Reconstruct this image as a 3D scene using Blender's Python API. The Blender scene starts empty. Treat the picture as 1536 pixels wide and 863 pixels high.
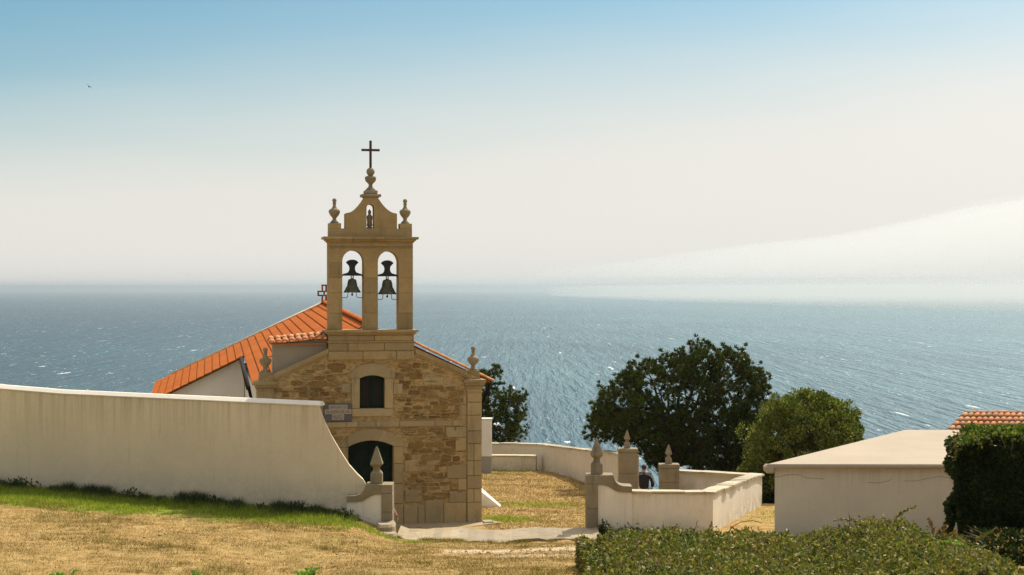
import bpy, math, random
import numpy as np
from mathutils import Vector, Matrix
random.seed(7); RNG = np.random.default_rng(7)
R = math.radians
scn = bpy.context.scene
COL = scn.collection
F = 2560.0            # focal length in photo pixels (photo 1536 x 863)
CAMZ = 7.2            # the eye above the chapel's doorstep
SEA = -80.0
ORG = {}

def W(x, y, d):       # the point at depth d that the photo shows at pixel (x, y)
    return Vector(((x-768)/F*d, d, CAMZ-(y-433)/F*d))
def lerp(a, b, t): return a+(b-a)*t
def sstep(x, a, b):
    t = np.clip((x-a)/(b-a), 0, 1); return t*t*(3-2*t)

# ------------------------------------------------------------------ objects
def tag(o, label=None, cat=None, group=None, kind=None):
    if label: o['label'] = label
    if cat: o['category'] = cat
    if group: o['group'] = group
    if kind or label: o['kind'] = kind or 'thing'
    return o
def link(o, parent=None, org=(0, 0, 0)):
    COL.objects.link(o)
    if parent is not None:
        o.parent = parent
        ORG[o.name] = ORG.get(parent.name, Vector((0, 0, 0)))
    else:
        o.location = org; ORG[o.name] = Vector(org)
    return o
def thing(name, label, cat, loc=(0, 0, 0), rz=0, group=None, local=False):
    o = bpy.data.objects.new(name, None); COL.objects.link(o)
    o.empty_display_size = .2
    o.location = loc; o.rotation_euler = (0, 0, rz)
    ORG[o.name] = Vector((0, 0, 0)) if local else Vector(loc)
    return tag(o, label, cat, group)
def copy_tree(o, parent=None, loc=None):
    c = o.copy(); COL.objects.link(c)
    if parent is not None: c.parent = parent
    for ch in list(o.children): copy_tree(ch, c)
    if loc is not None: c.location = loc
    return c

class MB:
    def __init__(s): s.v = []; s.f = []; s.sm = []
    def add(s, vs, fs, smooth=False):
        b = len(s.v); s.v += [tuple(p) for p in vs]
        for f in fs: s.f.append([b+i for i in f]); s.sm.append(smooth)
        return s
    def box(s, x0, x1, y0, y1, z0, z1, ch=0.0):
        if ch <= 0:
            v = [(x, y, z) for z in (z0, z1) for y in (y0, y1) for x in (x0, x1)]
            return s.add(v, [(0, 2, 3, 1), (4, 5, 7, 6), (0, 1, 5, 4), (2, 6, 7, 3), (0, 4, 6, 2), (1, 3, 7, 5)])
        c = min(ch, (x1-x0)*.45, (y1-y0)*.45, (z1-z0)*.45)
        v = []; idx = {}
        for ix in (0, 1):
            for iy in (0, 1):
                for iz in (0, 1):
                    X, Y, Z = (x0, x1)[ix], (y0, y1)[iy], (z0, z1)[iz]
                    sx, sy, sz = (1-2*ix)*c, (1-2*iy)*c, (1-2*iz)*c
                    idx[ix, iy, iz, 0] = len(v); v.append((X, Y+sy, Z+sz))
                    idx[ix, iy, iz, 1] = len(v); v.append((X+sx, Y, Z+sz))
                    idx[ix, iy, iz, 2] = len(v); v.append((X+sx, Y+sy, Z))
        f = []
        I = lambda a, b, d, k: idx[a, b, d, k]
        f += [[I(i, 0, 0, 0), I(i, 1, 0, 0), I(i, 1, 1, 0), I(i, 0, 1, 0)] for i in (0, 1)]
        f += [[I(0, i, 0, 1), I(1, i, 0, 1), I(1, i, 1, 1), I(0, i, 1, 1)] for i in (0, 1)]
        f += [[I(0, 0, i, 2), I(1, 0, i, 2), I(1, 1, i, 2), I(0, 1, i, 2)] for i in (0, 1)]
        for i in (0, 1):
            for j in (0, 1):
                f += [[I(i, j, 0, 0), I(i, j, 1, 0), I(i, j, 1, 1), I(i, j, 0, 1)]]
                f += [[I(i, 0, j, 0), I(i, 1, j, 0), I(i, 1, j, 2), I(i, 0, j, 2)]]
                f += [[I(0, i, j, 1), I(1, i, j, 1), I(1, i, j, 2), I(0, i, j, 2)]]
                for k in (0, 1): f += [[I(i, j, k, 0), I(i, j, k, 1), I(i, j, k, 2)]]
        return s.add(v, f)
    def prism(s, out, y0, y1, smooth=False):      # outline in (x, z) pushed from y0 to y1
        n = len(out)
        v = [(p[0], y0, p[1]) for p in out]+[(p[0], y1, p[1]) for p in out]
        f = [list(range(n)), list(range(2*n-1, n-1, -1))]
        f += [[i, (i+1) % n, n+(i+1) % n, n+i] for i in range(n)]
        return s.add(v, f, smooth)
    def slab(s, out, z0, z1):                     # outline in (x, y); z0, z1 numbers or lists
        n = len(out)
        a = z0 if isinstance(z0, (list, tuple)) else [z0]*n
        b = z1 if isinstance(z1, (list, tuple)) else [z1]*n
        v = [(p[0], p[1], a[i]) for i, p in enumerate(out)]+[(p[0], p[1], b[i]) for i, p in enumerate(out)]
        f = [list(range(n-1, -1, -1)), list(range(n, 2*n))]
        f += [[i, (i+1) % n, n+(i+1) % n, n+i] for i in range(n)]
        return s.add(v, f)
    def lathe(s, prof, cx, cy, seg=24, rot=0.0, smooth=True, sy=1.0):
        v = []; f = []
        for r, z in prof:
            for k in range(seg):
                a = rot+2*math.pi*k/seg
                v.append((cx+r*math.cos(a), cy+r*math.sin(a)*sy, z))
        m = len(prof)
        for j in range(m-1):
            for k in range(seg):
                f.append([j*seg+k, j*seg+(k+1) % seg, (j+1)*seg+(k+1) % seg, (j+1)*seg+k])
        f.append(list(range(seg-1, -1, -1))); f.append([(m-1)*seg+k for k in range(seg)])
        return s.add(v, f, smooth)
    def square(s, prof, cx, cy):                  # four-sided lathe: prof = (half width, z)
        return s.lathe([(r*math.sqrt(2), z) for r, z in prof], cx, cy, 4, math.pi/4, False)
    def tube(s, pts, rad, seg=8, smooth=True):
        pts = [Vector(p) for p in pts]; n = len(pts)
        rad = rad if isinstance(rad, (list, tuple)) else [rad]*n
        v = []; f = []
        for i, p in enumerate(pts):
            t = (pts[min(i+1, n-1)]-pts[max(i-1, 0)]).normalized()
            a = t.cross(Vector((0, 0, 1)))
            if a.length < .05: a = t.cross(Vector((1, 0, 0)))
            a.normalize(); b = t.cross(a)
            for k in range(seg):
                w = 2*math.pi*k/seg
                v.append(p+rad[i]*(a*math.cos(w)+b*math.sin(w)))
        for i in range(n-1):
            for k in range(seg):
                f.append([i*seg+k, i*seg+(k+1) % seg, (i+1)*seg+(k+1) % seg, (i+1)*seg+k])
        f.append(list(range(seg))); f.append([(n-1)*seg+k for k in range(seg-1, -1, -1)])
        return s.add(v, f, smooth)
    def ball(s, c, r, seg=14, rings=9, sc=(1, 1, 1)):
        prof = [(max(1e-4, r*math.sin(math.pi*j/rings)), -r*math.cos(math.pi*j/rings)) for j in range(rings+1)]
        b = len(s.v); s.lathe(prof, 0, 0, seg)
        for i in range(b, len(s.v)):
            q = s.v[i]; s.v[i] = (c[0]+q[0]*sc[0], c[1]+q[1]*sc[1], c[2]+q[2]*sc[2])
        return s
    def barrel(s, p0, p1, r0, r1, up, seg=6, th=.018):   # an open half-round roof tile from p0 (top) to p1 (lower)
        p0, p1, up = Vector(p0), Vector(p1), Vector(up)
        t = (p1-p0).normalized(); a = t.cross(up).normalized(); u = a.cross(t).normalized()
        v = []; f = []
        for p, r in ((p0, r0), (p1, r1)):
            for rr in (r, r-th):
                for k in range(seg+1):
                    w = math.pi*k/seg
                    v.append(p+a*rr*math.cos(w)+u*rr*math.sin(w)*.85)
        m = seg+1
        for k in range(seg):
            f += [[k, k+1, 2*m+k+1, 2*m+k], [m+k, 3*m+k, 3*m+k+1, m+k+1], [2*m+k, 2*m+k+1, 3*m+k+1, 3*m+k], [k, m+k, m+k+1, k+1]]
        f += [[0, 2*m, 3*m, m], [m-1, 2*m-1, 4*m-1, 3*m-1]]
        return s.add(v, f, True)
    def build(s, name, mat, parent=None, org=(0, 0, 0)):
        me = bpy.data.meshes.new(name)
        if parent is not None: org = ORG.get(parent.name, (0, 0, 0))
        o3 = Vector(org)
        me.from_pydata([tuple(Vector(p)-o3) for p in s.v], [], s.f)
        me.polygons.foreach_set('use_smooth', s.sm)
        import bmesh
        bm = bmesh.new(); bm.from_mesh(me); bmesh.ops.recalc_face_normals(bm, faces=bm.faces); bm.to_mesh(me); bm.free()
        if mat: me.materials.append(mat)
        me.update()
        return link(bpy.data.objects.new(name, me), parent, org)

def np_mesh(name, V, nper, mat, parent=None, org=(0, 0, 0)):   # V: (n, nper, 3) separate faces
    if parent is not None: org = ORG.get(parent.name, (0, 0, 0))
    V = np.asarray(V, dtype=np.float32)-np.array(tuple(org), dtype=np.float32)
    n = V.shape[0]; me = bpy.data.meshes.new(name)
    me.vertices.add(n*nper); me.loops.add(n*nper); me.polygons.add(n)
    me.vertices.foreach_set('co', V.reshape(-1))
    me.loops.foreach_set('vertex_index', np.arange(n*nper, dtype=np.int32))
    me.polygons.foreach_set('loop_start', np.arange(0, n*nper, nper, dtype=np.int32))
    me.update(calc_edges=True); me.validate()
    me.materials.append(mat)
    return link(bpy.data.objects.new(name, me), parent, org)
def unit(a): return a/np.maximum(np.linalg.norm(a, axis=-1, keepdims=True), 1e-6)
def leaf_quads(P, D, L, Wd, droop=0.0):            # diamond leaves at P along D
    n = len(P); D = unit(D)
    S = unit(np.cross(D, unit(RNG.normal(size=(n, 3)))))
    L = np.broadcast_to(L, (n,))[:, None]; Wd = np.broadcast_to(Wd, (n,))[:, None]
    m = P+D*L*.45; e = P+D*L; e[:, 2] -= droop*L[:, 0]
    return np.stack([P, m+S*Wd*.5, e, m-S*Wd*.5], 1)

# ------------------------------------------------------------------ materials
class NT:
    def __init__(s, name):
        s.m = bpy.data.materials.new(name); s.m.use_nodes = True
        s.t = s.m.node_tree; s.t.nodes.clear()
        s.out = s.n('ShaderNodeOutputMaterial')
    def n(s, typ, **k):
        nd = s.t.nodes.new(typ)
        for a, b in k.items(): setattr(nd, a, b)
        return nd
    def l(s, a, b): s.t.links.new(a, b)
    def co(s, scale=(1, 1, 1), world=True):
        g = s.n('ShaderNodeNewGeometry').outputs['Position'] if world else s.n('ShaderNodeTexCoord').outputs['Object']
        mp = s.n('ShaderNodeMapping'); mp.inputs['Scale'].default_value = scale; s.l(g, mp.inputs['Vector'])
        return mp.outputs['Vector']
    def noise(s, vec, scale, detail=6, rough=.6, dist=0):
        q = s.n('ShaderNodeTexNoise'); q.inputs['Scale'].default_value = scale; q.inputs['Detail'].default_value = detail
        q.inputs['Roughness'].default_value = rough; q.inputs['Distortion'].default_value = dist
        if vec is not None: s.l(vec, q.inputs['Vector'])
        return q.outputs['Fac']
    def ramp(s, fac, stops, interp='LINEAR'):
        r = s.n('ShaderNodeValToRGB'); e = r.color_ramp.elements; r.color_ramp.interpolation = interp
        while len(e) < len(stops): e.new(.5)
        for i, (p, c) in enumerate(stops):
            e[i].position = p
            e[i].color = (c, c, c, 1) if isinstance(c, (int, float)) else (*c, 1)
        s.l(fac, r.inputs['Fac']); return r.outputs['Color']
    def mix(s, fac, a, b, mode='MIX'):
        x = s.n('ShaderNodeMix', data_type='RGBA', blend_type=mode)
        for sock, val in ((x.inputs[0], fac), (x.inputs[6], a), (x.inputs[7], b)):
            if isinstance(val, bpy.types.NodeSocket): s.l(val, sock)
            elif isinstance(val, (int, float)): sock.default_value = val
            else: sock.default_value = (*val, 1)
        return x.outputs[2]
    def math(s, op, a, b=0.0):
        x = s.n('ShaderNodeMath', operation=op)
        for sock, val in ((x.inputs[0], a), (x.inputs[1], b)):
            if isinstance(val, bpy.types.NodeSocket): s.l(val, sock)
            else: sock.default_value = val
        return x.outputs[0]
    def bump(s, h, strength=.4, dist=.02, normal=None):
        b = s.n('ShaderNodeBump'); b.inputs['Strength'].default_value = strength; b.inputs['Distance'].default_value = dist
        s.l(h, b.inputs['Height'])
        if normal is not None: s.l(normal, b.inputs['Normal'])
        return b.outputs['Normal']
    def bsdf(s, color, rough=.8, normal=None, metal=0, spec=.5):
        p = s.n('ShaderNodeBsdfPrincipled')
        for sock, val in ((p.inputs['Base Color'], color), (p.inputs['Roughness'], rough)):
            if isinstance(val, bpy.types.NodeSocket): s.l(val, sock)
            elif isinstance(val, (int, float)): sock.default_value = val
            else: sock.default_value = (*val, 1)
        p.inputs['Metallic'].default_value = metal
        p.inputs['Specular IOR Level'].default_value = spec
        if normal is not None: s.l(normal, p.inputs['Normal'])
        s.l(p.outputs[0], s.out.inputs['Surface']); s.p = p
        return s.m
    def rand(s): return s.n('ShaderNodeNewGeometry').outputs['Random Per Island']

def mul(c, k): return tuple(x*k for x in c)
def m_plaster(name, base, streak=.5, dirt=(.16, .13, .09), zfall=None, zbase=None):
    t = NT(name)
    big = t.noise(t.co(), .55, 5, .6); fine = t.noise(t.co(), 9, 5, .65)
    st = t.noise(t.co((6, 6, .35)), 1.0, 6, .7)
    c = t.mix(t.ramp(big, [(.35, 0), (.7, 1)]), mul(base, .88), base)
    c = t.mix(t.math('MULTIPLY', t.ramp(st, [(.56, 0), (.80, 1)]), streak), c, dirt)
    c = t.mix(t.math('MULTIPLY', t.ramp(fine, [(.45, 0), (.75, 1)]), .14), c, mul(base, .6))
    if zfall:
        sx = t.n('ShaderNodeSeparateXYZ'); t.l(t.n('ShaderNodeNewGeometry').outputs['Position'], sx.inputs[0])
        mr = t.n('ShaderNodeMapRange'); mr.inputs[1].default_value = zfall[0]; mr.inputs[2].default_value = zfall[1]; t.l(sx.outputs['Z'], mr.inputs[0])
        run = t.noise(t.co((9, 9, .16)), 1.0, 5, .7)
        c = t.mix(t.math('MULTIPLY', t.math('MULTIPLY', t.ramp(run, [(.46, 0), (.72, 1)]), mr.outputs[0]), .62), c, dirt)
        m2 = t.n('ShaderNodeMapRange'); m2.inputs[1].default_value = zbase[1]; m2.inputs[2].default_value = zbase[0]; t.l(sx.outputs['Z'], m2.inputs[0])
        dmp = t.noise(t.co((1.5, 1.5, 2)), 1.6, 7, .75)
        c = t.mix(t.math('MULTIPLY', t.math('MULTIPLY', t.ramp(dmp, [(.40, 0), (.62, 1)]), m2.outputs[0]), .55), c, (.27, .25, .17))
    sp = t.noise(t.co(), 2.3, 8, .75)
    c = t.mix(t.math('MULTIPLY', t.ramp(sp, [(.60, 0), (.72, 1)]), streak*.75), c, dirt)
    return t.bsdf(c, .9, t.bump(fine, .35, .012, t.bump(big, .3, .06)), spec=.2)
def m_granite(name, base, var=.25, world=True, lichen=.35):
    t = NT(name)
    rn = t.rand()
    tone = t.ramp(rn, [(0, mul(base, 1-var)), (.5, base), (.8, (base[0]*1.08, base[1]*1.02, base[2]*.86)), (1, mul(base, 1+var*.5))])
    a = t.noise(t.co(), 2.2, 6, .65); b = t.noise(t.co(), 34, 4, .7); st = t.noise(t.co((3, 3, .5)), 1.5, 5, .65)
    c = t.mix(t.math('MULTIPLY', t.ramp(a, [(.4, 0), (.72, 1)]), lichen), tone, (base[0]*.62, base[1]*.54, base[2]*.36))
    c = t.mix(t.math('MULTIPLY', t.ramp(b, [(.35, 1), (.55, 0)]), .38), c, mul(base, .5))
    c = t.mix(t.math('MULTIPLY', t.ramp(st, [(.55, 0), (.75, 1)]), .5), c, (.09, .075, .05))
    return t.bsdf(c, .92, t.bump(b, .45, .012, t.bump(a, .35, .04)), spec=.2)

def m_rubble():
    t = NT('rubble_stone')
    rn = t.rand()
    tone = t.ramp(rn, [(0, (.26, .15, .055)), (.12, (.50, .33, .13)), (.24, (.36, .205, .065)), (.36, (.60, .45, .23)), (.46, (.31, .20, .085)),
                       (.56, (.54, .335, .105)), (.68, (.45, .345, .195)), (.80, (.22, .125, .045)), (.9, (.57, .38, .14)), (1, (.66, .53, .32))])
    a = t.noise(t.co((1, 1, 2.6)), 4.5, 8, .75); b = t.noise(t.co((1, 1, 3.4)), 20, 6, .75); r = t.noise(t.co(), 1.3, 5, .7)
    c = t.mix(t.ramp(a, [(.40, 0), (.62, 1)]), tone, t.mix(.55, tone, (.36, .20, .06)))
    c = t.mix(t.math('MULTIPLY', t.ramp(r, [(.58, 0), (.70, 1)]), .6), c, (.24, .10, .022))
    c = t.mix(t.math('MULTIPLY', t.ramp(b, [(.36, 1), (.5, 0)]), .7), c, (.09, .055, .022))
    c = t.mix(t.math('MULTIPLY', t.ramp(a, [(.60, 0), (.72, 1)]), .6), c, (.46, .37, .24))
    return t.bsdf(c, .93, t.bump(b, 1.0, .05, t.bump(a, .8, .09)), spec=.12)
def m_mortar():
    t = NT('earth_mortar')
    a = t.noise(t.co((1, 1, 2)), 7, 7, .7)
    c = t.ramp(a, [(.3, (.22, .14, .055)), (.5, (.42, .29, .13)), (.72, (.56, .42, .23))])
    return t.bsdf(c, .95, t.bump(a, .8, .04), spec=.1)
def m_simple(name, base, rough=.6, metal=0, var=.25, scale=6, bump=.2, spec=.4):
    t = NT(name)
    a = t.noise(t.co(), scale, 6, .65)
    c = t.ramp(a, [(.3, mul(base, 1-var)), (.7, mul(base, 1+var*.5))])
    return t.bsdf(c, rough, t.bump(a, bump, .01), metal, spec)
def m_leaf(name, stops, trans=.35, rough=.5, spec=.4):
    t = NT(name)
    rn = t.rand()
    big = t.noise(t.co(), .9, 3, .6)
    c = t.ramp(rn, stops)
    c = t.mix(t.math('MULTIPLY', t.ramp(big, [(.4, 0), (.65, 1)]), .45), c, t.mix(1, c, (.62, .66, .5), 'MULTIPLY'))
    p = t.n('ShaderNodeBsdfPrincipled'); t.l(c, p.inputs['Base Color']); p.inputs['Roughness'].default_value = rough
    p.inputs['Specular IOR Level'].default_value = spec
    tr = t.n('ShaderNodeBsdfTranslucent'); t.l(t.mix(1, c, (1.0, 1.15, .45), 'MULTIPLY'), tr.inputs['Color'])
    mx = t.n('ShaderNodeMixShader'); mx.inputs[0].default_value = trans
    t.l(p.outputs[0], mx.inputs[1]); t.l(tr.outputs[0], mx.inputs[2]); t.l(mx.outputs[0], t.out.inputs['Surface'])
    return t.m
def m_hedge():
    m = m_leaf('hedge_leaves', [(0, (.03, .050, .010)), (.25, (.10, .13, .022)), (.5, (.17, .18, .035)), (.68, (.25, .22, .075)), (.82, (.36, .28, .07)), (.9, (.15, .09, .03)), (1, (.56, .49, .31))], .28, .55, .2)
    nt = m.node_tree; pr = [n for n in nt.nodes if n.type == 'BSDF_PRINCIPLED'][0]; src = pr.inputs['Base Color'].links[0].from_socket
    def nz(sc, lo, hi, off):
        g = nt.nodes.new('ShaderNodeNewGeometry'); mp = nt.nodes.new('ShaderNodeMapping'); mp.inputs['Location'].default_value = (off, off, off); q = nt.nodes.new('ShaderNodeTexNoise'); q.inputs['Scale'].default_value = sc; q.inputs['Detail'].default_value = 4
        nt.links.new(g.outputs['Position'], mp.inputs['Vector']); nt.links.new(mp.outputs[0], q.inputs['Vector']); r = nt.nodes.new('ShaderNodeMapRange'); r.inputs[1].default_value = lo; r.inputs[2].default_value = hi; r.inputs[4].default_value = .75; nt.links.new(q.outputs['Fac'], r.inputs[0]); return r.outputs[0]
    for sc, lo, hi, off, col in ((1.1, .50, .66, 3, (.30, .17, .06)), (1.5, .54, .68, 17, (.07, .13, .018)), (2.6, .58, .70, 31, (.52, .36, .05))):
        x = nt.nodes.new('ShaderNodeMix'); x.data_type = 'RGBA'; nt.links.new(nz(sc, lo, hi, off), x.inputs[0]); nt.links.new(src, x.inputs[6]); x.inputs[7].default_value = (*col, 1); src = x.outputs[2]
    nt.links.new(src, pr.inputs['Base Color']); return m
def m_tile(name, stops):
    t = NT(name)
    c = t.ramp(t.rand(), stops)
    a = t.noise(t.co(), 7, 6, .7); b = t.noise(t.co(), 1.6, 4, .6)
    c = t.mix(t.math('MULTIPLY', t.ramp(a, [(.52, 0), (.72, 1)]), .5), c, (.16, .11, .06))
    c = t.mix(t.math('MULTIPLY', t.ramp(b, [(.4, 0), (.7, 1)]), .25), c, (.45, .34, .22))
    return t.bsdf(c, .85, t.bump(a, .4, .02), spec=.2)
def m_orange_roof():
    t = NT('orange_tile_sheet')
    wv = t.n('ShaderNodeTexWave', wave_type='BANDS', bands_direction='Y', wave_profile='SIN')
    wv.inputs['Scale'].default_value = 1.55; wv.inputs['Distortion'].default_value = 0
    t.l(t.co(world=False), wv.inputs['Vector'])
    a = t.noise(t.co(world=False), 1.3, 5, .6); b = t.noise(t.co(world=False), 24, 3, .6)
    c = t.mix(t.ramp(a, [(.35, 0), (.7, 1)]), (.34, .084, .008), (.43, .122, .015))
    c = t.mix(t.math('MULTIPLY', t.ramp(b, [(.4, 0), (.7, 1)]), .35), c, (.32, .065, .010))
    c = t.mix(t.math('MULTIPLY', t.ramp(t.rand(), [(0, 0), (1, 1)]), .25), c, (.36, .075, .012))
    return t.bsdf(c, .85, t.bump(wv.outputs['Fac'], .5, .03), spec=.08)

WHITE = m_plaster('white_render', (.78, .645, .46), .26, (.24, .19, .12), (2.7, 4.1), (.75, 1.9))
WHITE_OLD = m_plaster('weathered_white_render', (.84, .755, .62), .32, (.26, .20, .13), (.7, 2.0), (-.1, .7))
PINKISH = m_plaster('streaked_pale_render', (.66, .56, .43), .8, (.17, .12, .08), (-.3, 1.0), (-1.3, -.5))
CLEAN_WHITE = m_plaster('clean_white_render', (.74, .71, .65), .12)
SHEDM = m_plaster('grey_white_render', (.60, .555, .465), .3, (.3, .27, .21), (1.6, 2.45), (.2, .9))
ROOFC = m_plaster('pale_cement_roof', (.39, .32, .24), .16, (.36, .30, .23))
COPW = m_plaster('limewashed_coping', (.74, .68, .58), .22)
GRAN = m_granite('warm_granite', (.38, .285, .15), .3, lichen=.45)
GRAN_PALE = m_granite('pale_granite', (.43, .33, .185), .22, lichen=.35)
GRAN_GREY = m_granite('grey_weathered_granite', (.285, .24, .165), .22, lichen=.55)
FLAG = m_granite('flagstone_coping', (.50, .44, .335), .25, lichen=.4)
CONC = m_granite('worn_concrete', (.37, .305, .215), .28, lichen=.6)
RUB = m_rubble(); MORTAR = m_mortar()
DOORM = m_simple('dark_green_paint', (.010, .024, .016), .7, 0, .3, 5, .1, .12)
BLACKW = m_simple('dark_wood_paint', (.014, .013, .011), .5, 0, .3, 8, .1)
IRON = m_simple('rusty_iron', (.07, .04, .025), .8, .2, .5, 18, .3)
DARKM = m_simple('dark_gutter_metal', (.022, .013, .010), .8, 0, .3, 6, .05, .1)
BRONZE = m_simple('verdigris_bronze', (.085, .092, .058), .7, .1, .45, 9, .2)
YOKE = m_simple('black_painted_yoke', (.012, .015, .015), .6, 0, .3, 9, .1)
PLAQUE = m_simple('slate_plaque', (.125, .115, .105), .7, 0, .25, 14, .1)
PLABEL = m_simple('pale_plaque_band', (.42, .35, .26), .8, 0, .1, 20, .05)
LETTER = m_simple('dark_letter_paint', (.10, .085, .08), .7, 0, .2, 30, .0)
ORANGE = m_orange_roof()
SEAM = m_simple('dark_roof_joint', (.07, .022, .010), .8, 0, .3, 6, .1)
TRIM = m_simple('cream_verge_trim', (.62, .52, .36), .7, 0, .2, 3, .1)
TILE = m_tile('terracotta_barrel_tile', [(0, (.42, .15, .06)), (.35, (.50, .19, .07)), (.7, (.54, .23, .09)), (1, (.44, .17, .07))])
TILE_OLD = m_tile('mossy_old_barrel_tile', [(0, (.20, .11, .06)), (.25, (.42, .15, .055)), (.5, (.46, .19, .07)), (.7, (.24, .14, .06)), (.85, (.50, .24, .10)), (1, (.34, .11, .04))])
BARK = m_simple('pine_bark', (.085, .06, .042), .9, 0, .5, 9, .8, .1)
TWIG = m_simple('dry_twig', (.24, .17, .09), .9, 0, .4, 9, .3, .1)
PINE = m_leaf('pine_needles', [(0, (.016, .030, .006)), (.4, (.040, .066, .011)), (.72, (.075, .105, .018)), (.86, (.10, .10, .025)), (1, (.16, .095, .035))], .22, .65, .1)
BUSHL = m_leaf('broad_green_leaves', [(0, (.045, .065, .010)), (.45, (.115, .145, .020)), (.8, (.24, .26, .045)), (1, (.42, .41, .13))], .2, .55, .2)
HEDGEL = m_hedge()
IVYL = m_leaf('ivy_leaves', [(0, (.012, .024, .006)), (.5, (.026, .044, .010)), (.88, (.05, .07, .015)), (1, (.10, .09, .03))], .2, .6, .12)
SUNLIT_IVYL = m_leaf('sunlit_ivy_leaves', [(0, (.04, .07, .012)), (.6, (.11, .145, .025)), (1, (.26, .27, .08))], .35, .5, .25)
WEEDL = m_leaf('weed_leaves', [(0, (.020, .040, .010)), (.6, (.045, .075, .016)), (1, (.085, .11, .03))], .3)
FERNL = m_leaf('fern_leaves', [(0, (.14, .26, .03)), (1, (.24, .36, .06))], .45)
DRYL = m_leaf('dry_leaves', [(0, (.19, .10, .045)), (1, (.33, .19, .09))], .3)
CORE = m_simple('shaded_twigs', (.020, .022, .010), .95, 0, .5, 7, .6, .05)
SKIN = m_simple('skin', (.50, .27, .18), .55, 0, .08, 12, .05)
HAIR = m_simple('brown_hair', (.055, .026, .014), .7, 0, .5, 60, .5)
JACKET = m_simple('black_jacket', (.013, .013, .016), .8, 0, .3, 20, .2)
STRIPE = m_simple('grey_stripe', (.36, .34, .31), .8, 0, .1, 20, .1)
JEANS = m_simple('dark_jeans', (.03, .04, .07), .85, 0, .3, 30, .2)
STRAP = m_simple('dark_bracelet', (.03, .015, .015), .6, 0, .2, 20, .1)
GULL = m_simple('dark_feathers', (.05, .055, .06), .8, 0, .3, 9, .1)

# ------------------------------------------------------------------ terrain
def dwall(X): return np.interp(X, [-60, -15.0, -13.1, -4.2, 60], [54.0, 51.2, 50.5, 48.4, 48.4])
def ground_z(X, D):
    X = np.asarray(X, float); D = np.asarray(D, float)
    zr = np.interp(D, [-40, 0, 20, 32, 40, 47, 49.5, 52.5, 60, 73, 83, 90, 96, 104, 250, 400],
                   [1.5, -1.7, -4.0, -5.42, -6.25, -6.98, -7.07, -7.24, -7.6, -8.22, -8.75, -9.3, -11.5, -17, -89, -105])
    dip = .62*sstep(X, 3.6, 4.4)*sstep(D, 60.9, 62.4)+.16*np.clip(D-63.6, 0, 40)*sstep(X, 4.0, 4.8)
    dw = dwall(X)
    base = -6.50+np.clip(-4.65-X, 0, 14)*.052
    q = dw-D
    zl = base+.041*np.clip(q, 0, 17)+.115*np.clip(q-17, 0, 60)
    wl = sstep(-X, 2.75, 4.5)*(1-sstep(D, dw+.1, dw+.55))
    z = zr-dip; z = z*(1-wl)+zl*wl
    z = z+.035*np.sin(X*1.3+D*.7)*np.sin(D*.9-X*.4)*(D < 90)
    return z+CAMZ
def gz(x, d): return float(ground_z(x, d))
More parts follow.
